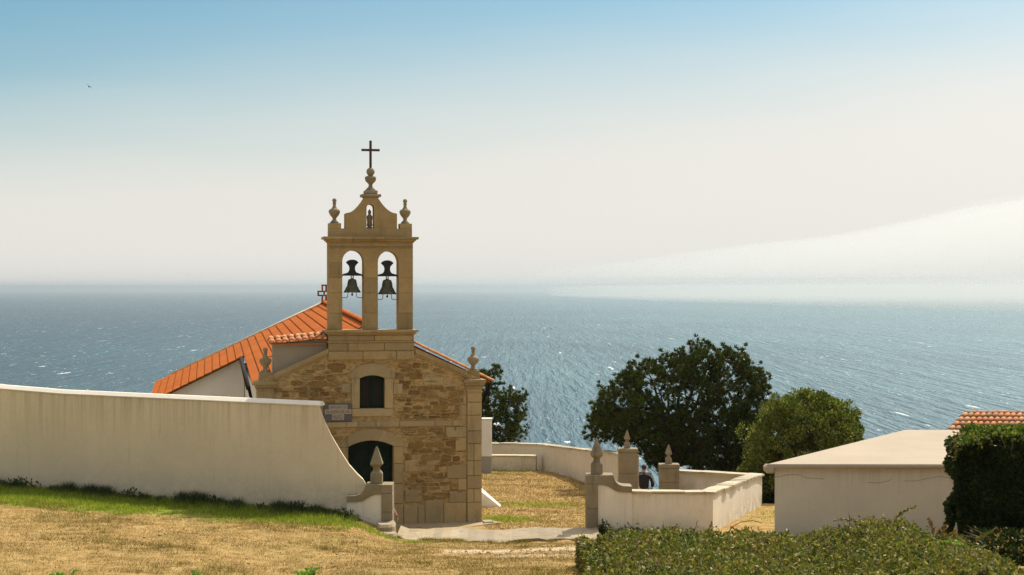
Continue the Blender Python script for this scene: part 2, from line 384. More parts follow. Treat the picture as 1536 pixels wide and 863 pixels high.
def make_ground():
    xs = np.concatenate([np.linspace(-700, -70, 16), np.linspace(-64, -19, 24), np.arange(-18.5, 20.01, .22), np.linspace(21, 66, 24), np.linspace(75, 900, 18)])
    ds = np.concatenate([np.linspace(-40, 26, 26), np.arange(26.5, 96, .3), np.linspace(97, 400, 40)])
    GX, GD = np.meshgrid(xs, ds); GZ = ground_z(GX, GD)
    GZ += (RNG.normal(size=GZ.shape)*.008)
    nx, nd = len(xs), len(ds)
    V = np.stack([GX, GD, GZ], -1).reshape(-1, 3)
    I = np.arange(nx*nd).reshape(nd, nx)
    Fq = np.stack([I[:-1, :-1], I[:-1, 1:], I[1:, 1:], I[1:, :-1]], -1).reshape(-1, 4)
    me = bpy.data.meshes.new('ground'); me.from_pydata(V.tolist(), [], Fq.tolist())
    me.polygons.foreach_set('use_smooth', [True]*len(me.polygons))
    # where it is green / bare: a colour attribute from the lie of the lawn
    X, D = V[:, 0], V[:, 1]
    q = dwall(X)-D
    green = (1-sstep(q-np.clip(-X-7, 0, 6)*.22, 2.0, 4.4))*sstep(-X, 4.0, 6.5)*(q > -.6)*1.15
    green += .45*np.exp(-(((X+.5)/1.2)**2+((D-54.5)/2.0)**2)) + .35*np.exp(-(((X-.5)/3.0)**2+((D-60)/1.2)**2))
    green += .5*np.exp(-(((X+3.6)/1.8)**2+((D-46.6)/.9)**2)) + .55*(D > 78)*sstep(X, -6, -3)*.6
    path = np.exp(-((D-(42.2+.25*X))/1.3)**2)*sstep(X, -3.0, -.3)*(1-sstep(X, 5.5, 8))
    path += .75*np.exp(-((D-(39.6+.1*X))/.6)**2)*sstep(X, -2.6, .2)+.35*np.exp(-((D-(36.5-.3*X))/.8)**2)*sstep(X, -6, -3)*(1-sstep(X, -1, 1))
    a = me.color_attributes.new('cover', 'FLOAT_COLOR', 'POINT')
    A = np.stack([np.clip(green, 0, 1), np.clip(path, 0, 1), (D > 97)*1.0, np.ones(len(X))], -1).astype(np.float32)
    a.data.foreach_set('color', A.reshape(-1))
    t = NT('lawn_soil')
    at = t.n('ShaderNodeVertexColor', layer_name='cover'); sp = t.n('ShaderNodeSeparateColor'); t.l(at.outputs['Color'], sp.inputs[0])
    n1 = t.noise(t.co(), .45, 6, .65); n2 = t.noise(t.co((1, .6, 1)), 3.2, 7, .7); n3 = t.noise(t.co(), 26, 5, .7); n4 = t.noise(t.co((.6, .9, 1)), .9, 7, .75)
    dry = t.ramp(n2, [(.25, (.17, .105, .034)), (.42, (.31, .20, .072)), (.58, (.42, .285, .115)), (.78, (.52, .38, .18))])
    dry = t.mix(t.math('MULTIPLY', t.ramp(n4, [(.50, 0), (.68, 1)]), .8), dry, (.20, .125, .042))
    dry = t.mix(t.math('MULTIPLY', t.ramp(n1, [(.5, 0), (.7, 1)]), .4), dry, (.21, .19, .055))
    gr = t.ramp(n2, [(.3, (.10, .14, .016)), (.55, (.21, .26, .032)), (.8, (.33, .32, .07))])
    gm = t.ramp(t.math('ADD', sp.outputs[0], t.math('MULTIPLY', t.math('SUBTRACT', n4, .5), 1.9)), [(.25, 0), (.72, 1)])
    c = t.mix(gm, dry, gr)
    pm = t.ramp(t.math('ADD', sp.outputs[1], t.math('MULTIPLY', t.math('SUBTRACT', n2, .5), 1.5)), [(.42, 0), (.7, 1)])
    c = t.mix(pm, c, t.ramp(n3, [(.3, (.40, .30, .19)), (.7, (.60, .49, .35))]))
    c = t.mix(t.math('MULTIPLY', t.ramp(n3, [(.3, 1), (.5, 0)]), .5), c, (.12, .085, .035))
    c = t.mix(sp.outputs[2], c, (.11, .095, .05))
    me.materials.append(t.bsdf(c, .95, t.bump(n3, .7, .04, t.bump(n2, .5, .07)), spec=.05))
    o = bpy.data.objects.new('ground', me); link(o); tag(o, kind='structure')
make_ground()

def sea():
    mb = MB()
    S = 60000.0
    mb.add([(-S, 150, SEA), (S, 150, SEA), (S, 42000, SEA), (-S, 42000, SEA)], [(0, 1, 2, 3)])
    t = NT('sea_water')
    pos = t.n('ShaderNodeNewGeometry').outputs['Position']
    mp = t.n('ShaderNodeMapping'); mp.inputs['Rotation'].default_value = (0, 0, R(20)); mp.inputs['Scale'].default_value = (.55, 1, 1); t.l(pos, mp.inputs['Vector'])
    v = mp.outputs['Vector']
    def aniso(sx, sy, det, rough):
        q = t.n('ShaderNodeMapping'); q.inputs['Scale'].default_value = (sx, sy, 1); q.inputs['Rotation'].default_value = (0, 0, R(6)); t.l(pos, q.inputs['Vector'])
        return t.noise(q.outputs['Vector'], 1.0, det, rough, .3)
    # several scales of chop so that every distance keeps a grain of its own
    l0 = aniso(.40, .13, 3, .6); l1 = aniso(.22, .020, 3, .6); l2 = aniso(.085, .0045, 3, .6); l3 = aniso(.035, .0012, 3, .6)
    d = aniso(.0022, .0006, 5, .6); e = aniso(.16, .035, 5, .7); e2 = aniso(.07, .009, 4, .7); g = aniso(.010, .0028, 5, .65)
    ad = lambda x, y: t.math('ADD', x, y)
    a = t.math('MULTIPLY', ad(ad(l0, l1), ad(l2, l3)), .25)
    h = ad(ad(t.math('MULTIPLY', l0, 1.8), t.math('MULTIPLY', l1, 5.0)), t.math('MULTIPLY', l2, 9.0))
    nrm = t.bump(h, 1.0, 1.0)
    k = t.ramp(a, [(.43, 0), (.58, 1)])
    c = t.mix(k, (.0, .006, .014), (.0, .050, .078))
    c = t.mix(t.math('MULTIPLY', t.ramp(g, [(.42, 0), (.62, 1)]), .4), c, (.0, .05, .078))
    c = t.mix(t.math('MULTIPLY', t.ramp(d, [(.40, 0), (.60, 1)]), .45), c, (.0, .018, .034))
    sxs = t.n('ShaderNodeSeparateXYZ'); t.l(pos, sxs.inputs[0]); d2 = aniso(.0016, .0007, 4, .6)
    glare = t.n('ShaderNodeMapRange'); glare.interpolation_type = 'SMOOTHSTEP'; glare.inputs[1].default_value = -900; glare.inputs[2].default_value = 900
    t.l(ad(sxs.outputs['X'], t.math('MULTIPLY', t.math('SUBTRACT', d2, .5), 1500)), glare.inputs[0])      # sun glare painted into the water colour, paler towards the right
    c = t.mix(t.math('MULTIPLY', glare.outputs[0], .75), c, t.mix(k, (.030, .085, .100), (.12, .22, .24)))
    foam_glint = t.math('MULTIPLY', t.math('MAXIMUM', t.ramp(e, [(.635, 0), (.665, 1)]), t.ramp(e2, [(.655, 0), (.69, 1)])), t.ramp(g, [(.38, 0), (.55, 1)]))  # whitecaps, with sun glitter painted in as the same white specks
    c = t.mix(foam_glint, c, (.8, .82, .82))
    rg = t.mix(foam_glint, t.mix(k, (.42, .42, .42), (.60, .60, .60)), (.9, .9, .9))
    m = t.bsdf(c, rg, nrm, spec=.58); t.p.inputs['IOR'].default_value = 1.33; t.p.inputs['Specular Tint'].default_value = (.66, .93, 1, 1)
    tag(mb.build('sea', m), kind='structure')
sea()

# ------------------------------------------------------------------ the chapel
ROT = R(11.0)
CH = thing('chapel', 'stone chapel with twin-arched bell gable and orange tiled roofs above the sea', 'chapel', (-4.30, 52.0, 0), ROT, local=True)
ca, sa = math.cos(ROT), math.sin(ROT)
def fu(x):                                        # photo column -> metres along the facade
    k = (x-768)/F
    return (k*52.0+4.30)/(ca-k*sa)
def fz(y, u=0.0): return CAMZ-(y-433)/F*(52.0+u*sa)

def arc(cx, zs, r, rise, n=14, rev=False):        # points of a low arch from left spring to right spring
    pts = [(cx-r*math.cos(math.pi*k/n), zs+rise*math.sin(math.pi*k/n)) for k in range(n+1)]
    return pts[::-1] if rev else pts
HW = 3.43
def seg_arch(x0, x1, zs, rise, n=10):             # shallow segmental arch
    return [(lerp(x0, x1, k/n), zs+rise*(1-(2*k/n-1)**2)) for k in range(n+1)]
DZ, DR, DX = 2.396, .18, .69                      # door spring, rise, half width
WZ0, WZ1, WR, WX0, WX1 = 3.543, 4.47, .09, -.338, .418
RAKE = lambda u: 5.36-.455*max(0, abs(u-.03)-1.28)

# wall body: lower comb round the door, upper comb round the window
bw = MB()
low = [(-HW, -.3), (-DX, -.3)]+seg_arch(-DX, DX, DZ, DR)+[(DX, -.3), (HW, -.3), (HW, WZ0), (-HW, WZ0)]
bw.prism(low, .0, .75)
up = [(-HW, WZ0), (WX0, WZ0)]+seg_arch(WX0, WX1, WZ1, WR)+[(WX1, WZ0), (HW, WZ0), (HW, 4.40), (1.31, 5.36), (1.31, 5.7), (-1.25, 5.7), (-1.25, 5.36), (-HW, 4.40)]
bw.prism(up, .001, .749)
wall = bw.build('facade_wall', MORTAR, CH)

# individual rubble stones bedded in the mortar
def rubble_stones():
    mb = MB(); z = .72
    def blocked(u0, u1, z0, z1):
        if u0 < -2.95 or u1 > 2.92: return True
        if z1 > RAKE((u0+u1)/2+(.12 if u0+u1 > 0 else -.12)) - .20: return True
        if u1 > -1.33 and u0 < 1.38 and z1 > 4.99: return True
        if u1 > -.99 and u0 < .99 and z0 < 2.5: return True
        if z0 < 2.93 and z1 > 2.3 and abs((u0+u1)/2) < 1.18-.75*max(0, (z0-2.5)): return True
        if z1 > 2.99 and z0 < 3.14: return True
        if u1 > -.66 and u0 < .70 and 3.14 < z1 and z0 < 4.80: return True
        if u1 > -1.46 and u0 < -.56 and z1 > 3.15 and z0 < 3.73: return True
        if z0 < .62: return True
        return False
    while z < 5.3:
        h = random.choice([.045, .055, .065, .075, .09, .11, .14, .19])
        u = -3.1+random.uniform(0, .3)
        while u < 3.1:
            l = random.choice([random.uniform(.06, .16), random.uniform(.14, .42)])+h*random.uniform(.2, 1.6)
            gp = random.uniform(.008, .03)
            z0, z1 = z+random.uniform(-.022, .012)+.018*math.sin(u*2.1+z*3), z+h-gp+random.uniform(-.02, .016)+.018*math.sin(u*2.1+z*3)
            u0, u1 = u, u+l-gp
            if not blocked(u0, u1, z0, z1) and random.random() < .9:
                p = random.choice([random.uniform(.005, .03), random.uniform(.015, .045)]); hx = (u1-u0)/2; hz = (z1-z0)/2; cx = u0+hx; cz = z0+hz
                n = 10; ring = []
                for k in range(n):
                    a = 2*math.pi*(k+.5)/n
                    cc, ss = math.cos(a), math.sin(a)
                    e = random.uniform(.35, .6)
                    ring.append((cx+hx*math.copysign(abs(cc)**e, cc)*random.uniform(.92, 1.02), cz+hz*math.copysign(abs(ss)**e, ss)*random.uniform(.9, 1.03)))
                tilt, tiltz = random.uniform(-.25, .25), random.uniform(-.2, .3)
                vs = [(q[0], .012, q[1]) for q in ring]
                vs += [(lerp(cx, q[0], .97), -p*.55, lerp(cz, q[1], .94)) for q in ring]
                vs += [(lerp(cx, q[0], .80), -p*(1+tilt*(q[0]-cx)/hx+tiltz*(q[1]-cz)/hz), lerp(cz, q[1], .72)) for q in ring]
                fs = []
                for r_ in (0, 1):
                    fs += [[r_*n+k, r_*n+(k+1) % n, (r_+1)*n+(k+1) % n, (r_+1)*n+k] for k in range(n)]
                fs.append([2*n+k for k in range(n)])
                mb.add(vs, fs)
            u += l
        z += h
    return mb
rubble_stones().build('rubble_facing', RUB, wall)

def blocks(mb, cols, v0, v1, ch=.012, gap=.006):
    for (u0, u1, z0, z1) in cols:
        j = random.uniform(0, .012)
        mb.box(u0+gap, u1-gap, v0-j, v1, z0+gap, z1-gap, ch)
# plinth of big ashlar at the foot of the wall, quoins tying into the rubble
q = MB()
x = -2.98
for wd in (.62, .75, .60, .33): q_ = (x, x+wd); blocks(q, [(q_[0], q_[1], -.02, .62)], -.035, .1); x += wd
x = 1.0
for wd, ht in ((.44, .56), (.22, .56), (.58, .72), (.70, .62)): blocks(q, [(x, x+wd, -.02, ht)], -.035, .1); x += wd
for z0, z1, l in ((.62, .98, .55), (1.0, 1.36, .28), (1.36, 1.80, .62), (2.2, 2.62, .36), (2.62, 2.96, .66), (3.3, 3.62, .25), (3.62, 3.9, .12)):
    blocks(q, [(2.96-l, 2.96, z0, z1)], -.03, .1); blocks(q, [(-2.86, -2.86+l*.8, z0, z1)], -.03, .1)
blocks(q, [(1.0, 1.62, .62, 1.08), (1.0, 1.5, 1.55, 2.0), (-1.6, -1.0, .7, 1.1), (-1.5, -1.0, 1.6, 2.0)], -.028, .1, .05)
blocks(q, [(1.6, 2.25, 4.22, 4.5), (.98, 1.22, 4.35, 4.52), (1.9, 2.2, .62, .78)], -.03, .1, .03)
q.build('ashlar_dressing', GRAN_PALE, wall)
s = MB(); x = -2.9
for wd in (.85, .7, .95, .55, .72, 1.1, .55, .34): blocks(s, [(x, min(x+wd, 2.96), 2.975, 3.155)], -.045, .1); x += wd
s.build('string_course', GRAN_PALE, wall)
# stone surround of the door: jambs and a three-stone arch
ds = MB()
for sgn in (-1, 1):
    zz = -.02
    for h in (.66, .60, .62, .52):
        a, b = (sgn*DX, sgn*.985) if sgn > 0 else (sgn*.985, sgn*DX)
        blocks(ds, [(a, b, zz, zz+h)], -.05, .6); zz += h
inner = seg_arch(-DX, DX, DZ, DR, 12)
outer = [(lerp(-1.0, 1.08, k/12), 2.38+.55*(1-abs(2*k/12-1)**2.4)) for k in range(13)]
for a, b in ((0, 4), (4, 8), (8, 12)):
    ds.prism([inner[i] for i in range(a, b+1)]+[outer[i] for i in range(b, a-1, -1)], -.052, .6)
ds.build('door_surround', GRAN_PALE, wall)
ws = MB()
blocks(ws, [(-.60, WX0, 3.543, 4.47), (WX1, .68, 3.543, 4.47)], -.045, .5)
blocks(ws, [(-.60, .68, 3.30, 3.543)], -.05, .5)
blocks(ws, [(-.90, -.60, 4.02, 4.32), (.68, .98, 3.96, 4.30)], -.04, .3, .02)
hi = seg_arch(WX0, WX1, WZ1, WR, 8)
ws.prism([(-.66, 4.47)]+hi+[(.74, 4.47), (.72, 4.62), (.44, 4.86), (.04, 4.93), (-.36, 4.86), (-.64, 4.62)], -.048, .5)
ws.build('window_surround', GRAN_PALE, wall)

# pilasters with capitals and urns
URN = [(.16, 0), (.19, .02), (.15, .06), (.09, .11), (.075, .15), (.10, .19), (.185, .27), (.235, .35), (.245, .41), (.21, .455), (.14, .48), (.10, .52), (.07, .57), (.06, .63), (.085, .65), (.085, .67), (.055, .685), (.09, .73), (.095, .765), (.07, .81), (.02, .83)]
for sgn in (-1, 1):
    u0, u1 = (2.965, 3.42) if sgn > 0 else (-3.42, -2.95)
    mb = MB(); zz = -.02
    for h in (.64, .42, .40, .46, .52, .40, .48, .40, .40, .40):
        if zz > 4.05: break
        if sgn > 0 and h in (.42, .46, .52): blocks(mb, [(u0, u0+.21, zz, zz+h), (u0+.21, u1, zz, zz+h)], -.07, .7)
        else: blocks(mb, [(u0, u1, zz, min(zz+h, 4.10))], -.07, .7)
        zz += h
    pl = mb.build('pilaster', GRAN_PALE, CH)
    cp = MB(); c = (u0+u1)/2
    for w, z0, z1 in ((.255, 3.98, 4.03), (.235, 4.03, 4.12), (.26, 4.12, 4.17), (.285, 4.17, 4.23), (.315, 4.23, 4.30), (.345, 4.30, 4.40)):
        cp.box(c-w, c+w, -.07-(w-.235), .72, z0, z1, .01)
    cp.box(c-.185, c+.185, .06, .43, 4.40, 4.67, .012)
    cp.build('capital', GRAN, pl)
    un = MB(); un.lathe([(r*.76, z*.9+4.665) for r, z in URN], c+.01, .245, 20); un.build('urn', GRAN_GREY, pl)
# raking cornices
for sgn in (-1, 1):
    a, b = (1.36, 2.98) if sgn > 0 else (-1.30, -2.96)
    mb = MB()
    pa, pb = Vector((a, 0, RAKE(a))), Vector((b, 0, RAKE(b)))
    for (t0, t1, v, dz0, dz1) in ((0, .5, -.09, -.10, .04), (.505, 1, -.09, -.10, .04), (0, 1, -.05, -.17, -.103)):
        p, r_ = pa.lerp(pb, t0), pa.lerp(pb, t1)
        mb.prism([(p.x, p.z+dz0), (r_.x, r_.z+dz0), (r_.x, r_.z+dz1), (p.x, p.z+dz1)], v, .72)
    mb.build('raking_cornice', GRAN, CH)

# bell gable
GC = .02
base = MB()
for z0, z1, cuts in ((5.03, 5.30, (-1.30, -.25, .78, 1.32)), (5.30, 5.555, (-1.30, -.7, .4, 1.32)), (5.60, 5.78, (-1.30, .1, 1.32))):
    for a, b in zip(cuts[:-1], cuts[1:]): blocks(base, [(a, b, z0, z1)], -.10, .72)
bg = base.build('bell_gable', GRAN, CH)
def band(prof, x0, x1, v0, v1):
    m = MB()
    for (e, z0, z1) in prof: m.box(x0-e, x1+e, v0-e, v1+e, z0, z1, .008)
    return m
band([(.03, 5.555, 5.60)], -1.30, 1.32, -.10, .70).build('string_moulding', GRAN, bg)
band([(.04, 5.78, 5.82), (.08, 5.82, 5.87), (.14, 5.87, 5.945)], -1.28, 1.30, -.06, .62).build('cornice', GRAN, bg)
# arcade: solid comb + separate facing joints
oL, oR = (-.87, -.215), (.215, .85)
comb = [(-1.29, 5.945), (oL[0], 5.945)]+arc((oL[0]+oL[1])/2, 8.02, (oL[1]-oL[0])/2, .34)+[(oL[1], 5.945), (oR[0], 5.945)]+arc((oR[0]+oR[1])/2, 8.0, (oR[1]-oR[0])/2, .34)+[(oR[1], 5.945), (1.29, 5.945), (1.29, 8.60), (-1.29, 8.60)]
ar = MB(); ar.prism(comb, .0, .56); arc_o = ar.build('bell_arcade', GRAN, bg)
fj = MB()
for (a, b) in ((-1.29, oL[0]), (oL[1], oR[0]), (oR[1], 1.29)):
    zz = 5.95
    for h in (.50, .62, .46, .48): fj.box(a+.004, b-.004, -.014, .05, zz+.004, min(zz+h, 8.0)-.004, .008); zz += h
fj.box(-1.286, 1.286, -.03, .05, 8.44, 8.475, .006)
for a, b in ((-1.286, -.55), (-.545, .03), (.035, .5), (.505, 1.286)): fj.box(a, b, -.012, .05, 8.48, 8.598, .006)
fj.build('arcade_facing', GRAN, bg)
m = MB()
for a, b in ((-1.29, -.56), (-.55, .42), (.43, 1.29)):
    for (e, z0, z1) in ((.04, 8.60, 8.65), (.09, 8.65, 8.70), (.16, 8.70, 8.775)):
        m.box(a-(e if a < -1 else 0), b+(e if b > 1 else 0), -e, .56+e, z0, z1, .008)
m.build('cornice', GRAN, bg)
tp = MB(); tp.box(-1.27, 1.27, .03, .53, 8.775, 9.028, .008)
for a in (-1.27, .90): tp.box(a, a+.37, .05, .51, 9.03, 9.19, .008)
tp.build('parapet', GRAN, bg)
n0, n1 = -.125, .105
def concave(sx):
    pts = []
    for k in range(13):
        t = k/12; x = lerp(.76, .205, t)
        pts.append((GC+sx*x, 9.50+.47*t**1.9))
    return pts
gt = [(GC-.79, 9.028), (n0, 9.028)]+arc((n0+n1)/2, 9.66, (n1-n0)/2, .11, 8)+[(n1, 9.028), (GC+.79, 9.028), (GC+.79, 9.48)]+concave(1)+concave(-1)[::-1]+[(GC-.79, 9.48)]
g = MB(); g.prism(gt, .06, .50); g.build('crest', GRAN, bg)
cp = MB()
for (w, z0, z1) in ((.24, 9.97, 10.0), (.30, 10.0, 10.08)): cp.box(GC-w, GC+w, .28-w*.9, .28+w*.9, z0, z1, .01)
cp.box(GC-.2, GC+.2, .08, .48, 10.08, 10.2, .02)
cp.lathe([(.17, 10.2), (.13, 10.25), (.07, 10.31), (.055, 10.37), (.075, 10.41), (.15, 10.48), (.175, 10.56), (.172, 10.62), (.11, 10.64), (.085, 10.66)], GC, .28, 20)
cp.ball((GC, .28, 10.775), .128, 18, 12); cp.build('crest_finial', GRAN_GREY, bg)
cr = MB(); cr.box(GC-.036, GC+.036, .245, .315, 10.89, 11.73, .006); cr.box(GC-.28, GC+.28, .25, .31, 11.405, 11.475, .006)
cr.build('cross', IRON, bg)
for c in (-1.085, 1.085):
    un = MB(); un.lathe([(r*.72, z*.92+9.19) for r, z in URN], c, .28, 20); un.build('urn', GRAN_GREY, bg)

# door
dl = MB()
for sgn in (-1, 1):
    xs = [0.004*sgn, sgn*DX]
    n = 7; top = [(lerp(xs[0], xs[1], k/n), DZ+DR*(1-(lerp(xs[0], xs[1], k/n)/DX)**2)-.004) for k in range(n+1)]
    dl.prism([(xs[0], 0)]+top+[(xs[1], 0)], .30, .36)
dr = dl.build('door', DOORM, CH)
pm = MB()
for sgn in (-1, 1):
    for a, b, z0, z1 in ((.07, .34, .15, .75), (.37, .63, .15, .75), (.07, .34, .85, 1.75), (.37, .63, .85, 1.75), (.07, .63, 1.85, 2.30)):
        x0, x1 = sorted((sgn*a, sgn*b))
        pm.box(x0, x1, .275, .305, z0, z1, .012); pm.box(x0+.05, x1-.05, .262, .28, z0+.05, z1-.05, .012)
pm.build('door_panel', DOORM, dr)
MB().box(.03, .07, .24, .30, 1.05, 1.25, .01).build('handle', IRON, dr)
# window
wf = MB()
wf.box(WX0, WX1, .20, .26, WZ0, WZ0+.06); wf.box(WX0, WX0+.05, .20, .26, WZ0, WZ1); wf.box(WX1-.05, WX1, .20, .26, WZ0, WZ1)
wf.box(-.01, .09, .19, .26, WZ0, WZ1+.08)
for z in (3.87, 4.18): wf.box(WX0, WX1, .205, .255, z-.012, z+.012)
wf.prism([(WX0, 4.42)]+seg_arch(WX0, WX1, WZ1, WR, 8)+[(WX1, 4.42)], .20, .26)
wo = wf.build('window', DOORM, CH)
t = NT('dark_glass'); GL = t.bsdf((.016, .014, .012), .35, spec=.15)
MB().box(WX0+.02, WX1-.02, .232, .24, WZ0+.02, WZ1+.02).build('pane', GL, wo)
# plaque with its three lettered bands
pq = MB(); pq.box(-1.44, -.575, -.075, .02, 3.165, 3.715, .008); pqo = pq.build('plaque', PLAQUE, CH)
pbm = MB(); rows = ((-1.285, -.72, 3.54, 3.675, 'SANTUARIO DE'), (-1.405, -.60, 3.395, 3.535, 'SAN ADRIAN DEL MAR'), (-1.19, -.825, 3.22, 3.39, 'MALPICA'))
for a, b, z0, z1, _ in rows: pbm.box(a, b, -.082, -.05, z0, z1, .002)
pbm.build('lettered_band', PLABEL, pqo)
def text_mesh(txt, x0, x1, z0, z1, v, mat, parent):
    cu = bpy.data.curves.new('lettering', 'FONT'); cu.body = txt; cu.extrude = .0; cu.resolution_u = 3
    tmp = bpy.data.objects.new('lettering_tmp', cu); COL.objects.link(tmp)
    dg = bpy.context.evaluated_depsgraph_get(); dg.update()
    me = bpy.data.meshes.new_from_object(tmp.evaluated_get(dg))
    bpy.data.objects.remove(tmp)
    n = len(me.vertices); co = np.zeros(n*3); me.vertices.foreach_get('co', co); co = co.reshape(-1, 3)
    mn, mx = co.min(0), co.max(0)
    out = np.zeros_like(co)
    out[:, 0] = x0+(co[:, 0]-mn[0])/(mx[0]-mn[0])*(x1-x0); out[:, 2] = z0+(co[:, 1]-mn[1])/(mx[1]-mn[1])*(z1-z0); out[:, 1] = v
    me.vertices.foreach_set('co', out.reshape(-1)); me.materials.clear(); me.materials.append(mat); me.update()
    o = bpy.data.objects.new('lettering', me); link(o, parent); return o
for a, b, z0, z1, tx in rows: text_mesh(tx, a+.03, b-.03, z0+.022, z1-.022, -.0845, LETTER, pqo)

# nave and wing walls behind
nv = MB()
nv.box(-3.38, 3.38, .76, 17.2, -.6, 4.15); nwall = nv.build('nave_wall', CLEAN_WHITE, CH)
wg = MB()
wg.slab([(-6.75, 11.45), (-3.40, 11.45), (-3.40, 17.15), (-6.45, 17.15)], -.8, [3.02, 4.68, 4.92, 3.46])
wg.build('wing_wall', CLEAN_WHITE, CH)
gw = MB(); gw.prism([(-3.38, 4.15), (3.38, 4.15), (0, 5.85)], 16.6, 17.1); gw.build('rear_gable', CLEAN_WHITE, CH)
# left slope: courses of orange tile between the front verges and the rear verge
def rear(t): return Vector((-6.13*t, 17.4, 6.63-2.89*t))
def front(t): return Vector((-6.5*t, 1.0, 6.10-3.38*t))
def roofpt(t, v): f = (v-1.0)/16.4; return front(t).lerp(rear(t), f)
TE = .548                                         # nave eave; the wing carries the slope on to t = 1.1
def strip(mb, t0, t1, v0, v1, dz, th=.05):
    a = [roofpt(t0, v0), roofpt(t1, v0), roofpt(t1, v1), roofpt(t0, v1)]
    zs = [dz, dz+.022, dz+.022, dz]
    vs = [(p.x, p.y, p.z+h) for p, h in zip(a, zs)]+[(p.x, p.y, p.z+h-th) for p, h in zip(a, zs)]
    mb.add(vs, [(0, 1, 2, 3), (7, 6, 5, 4), (0, 4, 5, 1), (1, 5, 6, 2), (2, 6, 7, 3), (3, 7, 4, 0)])
rf = MB(); NC = 22; dt = 1.0/NC
for i in range(NC+2):
    t0, t1 = i*dt+.0020, (i+1)*dt-.0020
    if t1 <= TE+.01: strip(rf, t0, t1, 1.0, 17.4, 0)
    else: strip(rf, t0, t1, 11.2, 17.4, 0)
# right slope (seen only along its verge)
a = [Vector((.0, .86, 6.12)), Vector((3.85, .86, 4.29)), Vector((3.85, 17.4, 4.6)), Vector((0, 17.4, 6.65))]
rf.add([(p.x, p.y, p.z) for p in a]+[(p.x, p.y, p.z-.06) for p in a], [(0, 1, 2, 3), (7, 6, 5, 4), (0, 4, 5, 1), (1, 5, 6, 2), (2, 6, 7, 3), (3, 7, 4, 0)])
roof = rf.build('roof', ORANGE, CH)
ur = MB()
for v0, v1, t1 in ((1.06, 11.2, TE-.01), (11.2, 17.3, 1.08)):
    a = [roofpt(0.0, v0), roofpt(t1, v0), roofpt(t1, v1), roofpt(0.0, v1)]
    ur.add([(p.x, p.y, p.z-.028) for p in a]+[(p.x, p.y, p.z-.052) for p in a], [(0, 1, 2, 3), (7, 6, 5, 4), (0, 4, 5, 1), (1, 5, 6, 2), (2, 6, 7, 3), (3, 7, 4, 0)])
ur.build('roof_underlay', SEAM, roof)
vt = MB(); a, b = rear(0), rear(1.0)
vt.tube([a+Vector((0, 0, .02)), b+Vector((0, 0, .02))], .065, 6); vt.build('verge_trim', TRIM, roof)
rc = MB()
for k in range(30):
    p, q_ = Vector((0, lerp(.9, 17.3, k/30), lerp(6.12, 6.64, k/30))), Vector((0, lerp(.9, 17.3, (k+1.1)/30), lerp(6.12, 6.64, (k+1.1)/30)))
    rc.barrel(p, q_, .10, .115, (0, 0, 1))
rc.build('ridge_tile', ORANGE, roof)
vb = MB()
for k in range(9):
    p, q_ = a_ = Vector((lerp(1.2, 3.9, k/9), .80, lerp(5.62, 4.30, k/9))), Vector((lerp(1.2, 3.9, (k+1.08)/9), .80, lerp(5.62, 4.30, (k+1.08)/9)-.01))
    vb.barrel(p, q_, .085, .105, (0, 0, 1))
vb.build('verge_tile', TILE, roof)
xc = MB(); X0, Y0, Z0 = 0, 17.2, 6.62                # open-framed cross standing on the ridge end
for sx in (-.075, .075): xc.box(X0+sx-.03, X0+sx+.03, Y0-.05, Y0+.05, Z0, Z0+.28, 0); xc.box(X0+sx-.03, X0+sx+.03, Y0-.05, Y0+.05, Z0+.46, Z0+.74, 0)
xc.box(X0-.105, X0+.105, Y0-.05, Y0+.05, Z0+.68, Z0+.742); xc.box(X0-.105, X0+.105, Y0-.05, Y0+.05, Z0-.03, Z0+.06)
for sz in (.30, .46): xc.box(X0-.27, X0+.27, Y0-.048, Y0+.048, Z0+sz-.03, Z0+sz+.03)
for sx in (-.24, .24): xc.box(X0+sx-.03, X0+sx+.03, Y0-.05, Y0+.05, Z0+.27, Z0+.49)
xc.box(X0-.03, X0+.03, Y0-.04, Y0+.04, Z0+.27, Z0+.49)
xc.build('roof_cross', m_simple('red_brown_cross', (.22, .08, .04), .8, 0, .3, 9, .2), roof)
gu = MB()
gu.tube([roofpt(TE+.01, 1.0)+Vector((-.03, 0, -.06)), roofpt(TE+.01, 11.2)+Vector((-.03, 0, -.06))], .075, 8)
gu.build('gutter', DARKM, CH); gu = MB()
p1 = roofpt(TE, 11.2); p2 = roofpt(1.09, 11.2)
gu.tube([p1+Vector((0, .03, -.05)), p2+Vector((0, .03, -.05))], .028, 6)
gu.build('verge_flashing', DARKM, CH); gu = MB()
gu.tube([roofpt(TE+.012, 1.5)+Vector((0, 0, -.05)), Vector((-3.5, 1.5, 3.6)), Vector((-3.5, 1.5, -.3))], .05, 8)
gu.build('downpipe', DARKM, CH); gu = MB()
gu.tube([Vector((3.87, .9, 4.25)), Vector((3.70, .95, 3.8)), Vector((3.52, .95, 3.4)), Vector((3.52, .95, -.3))], .045, 8)
gu.build('downpipe', DARKM, CH)
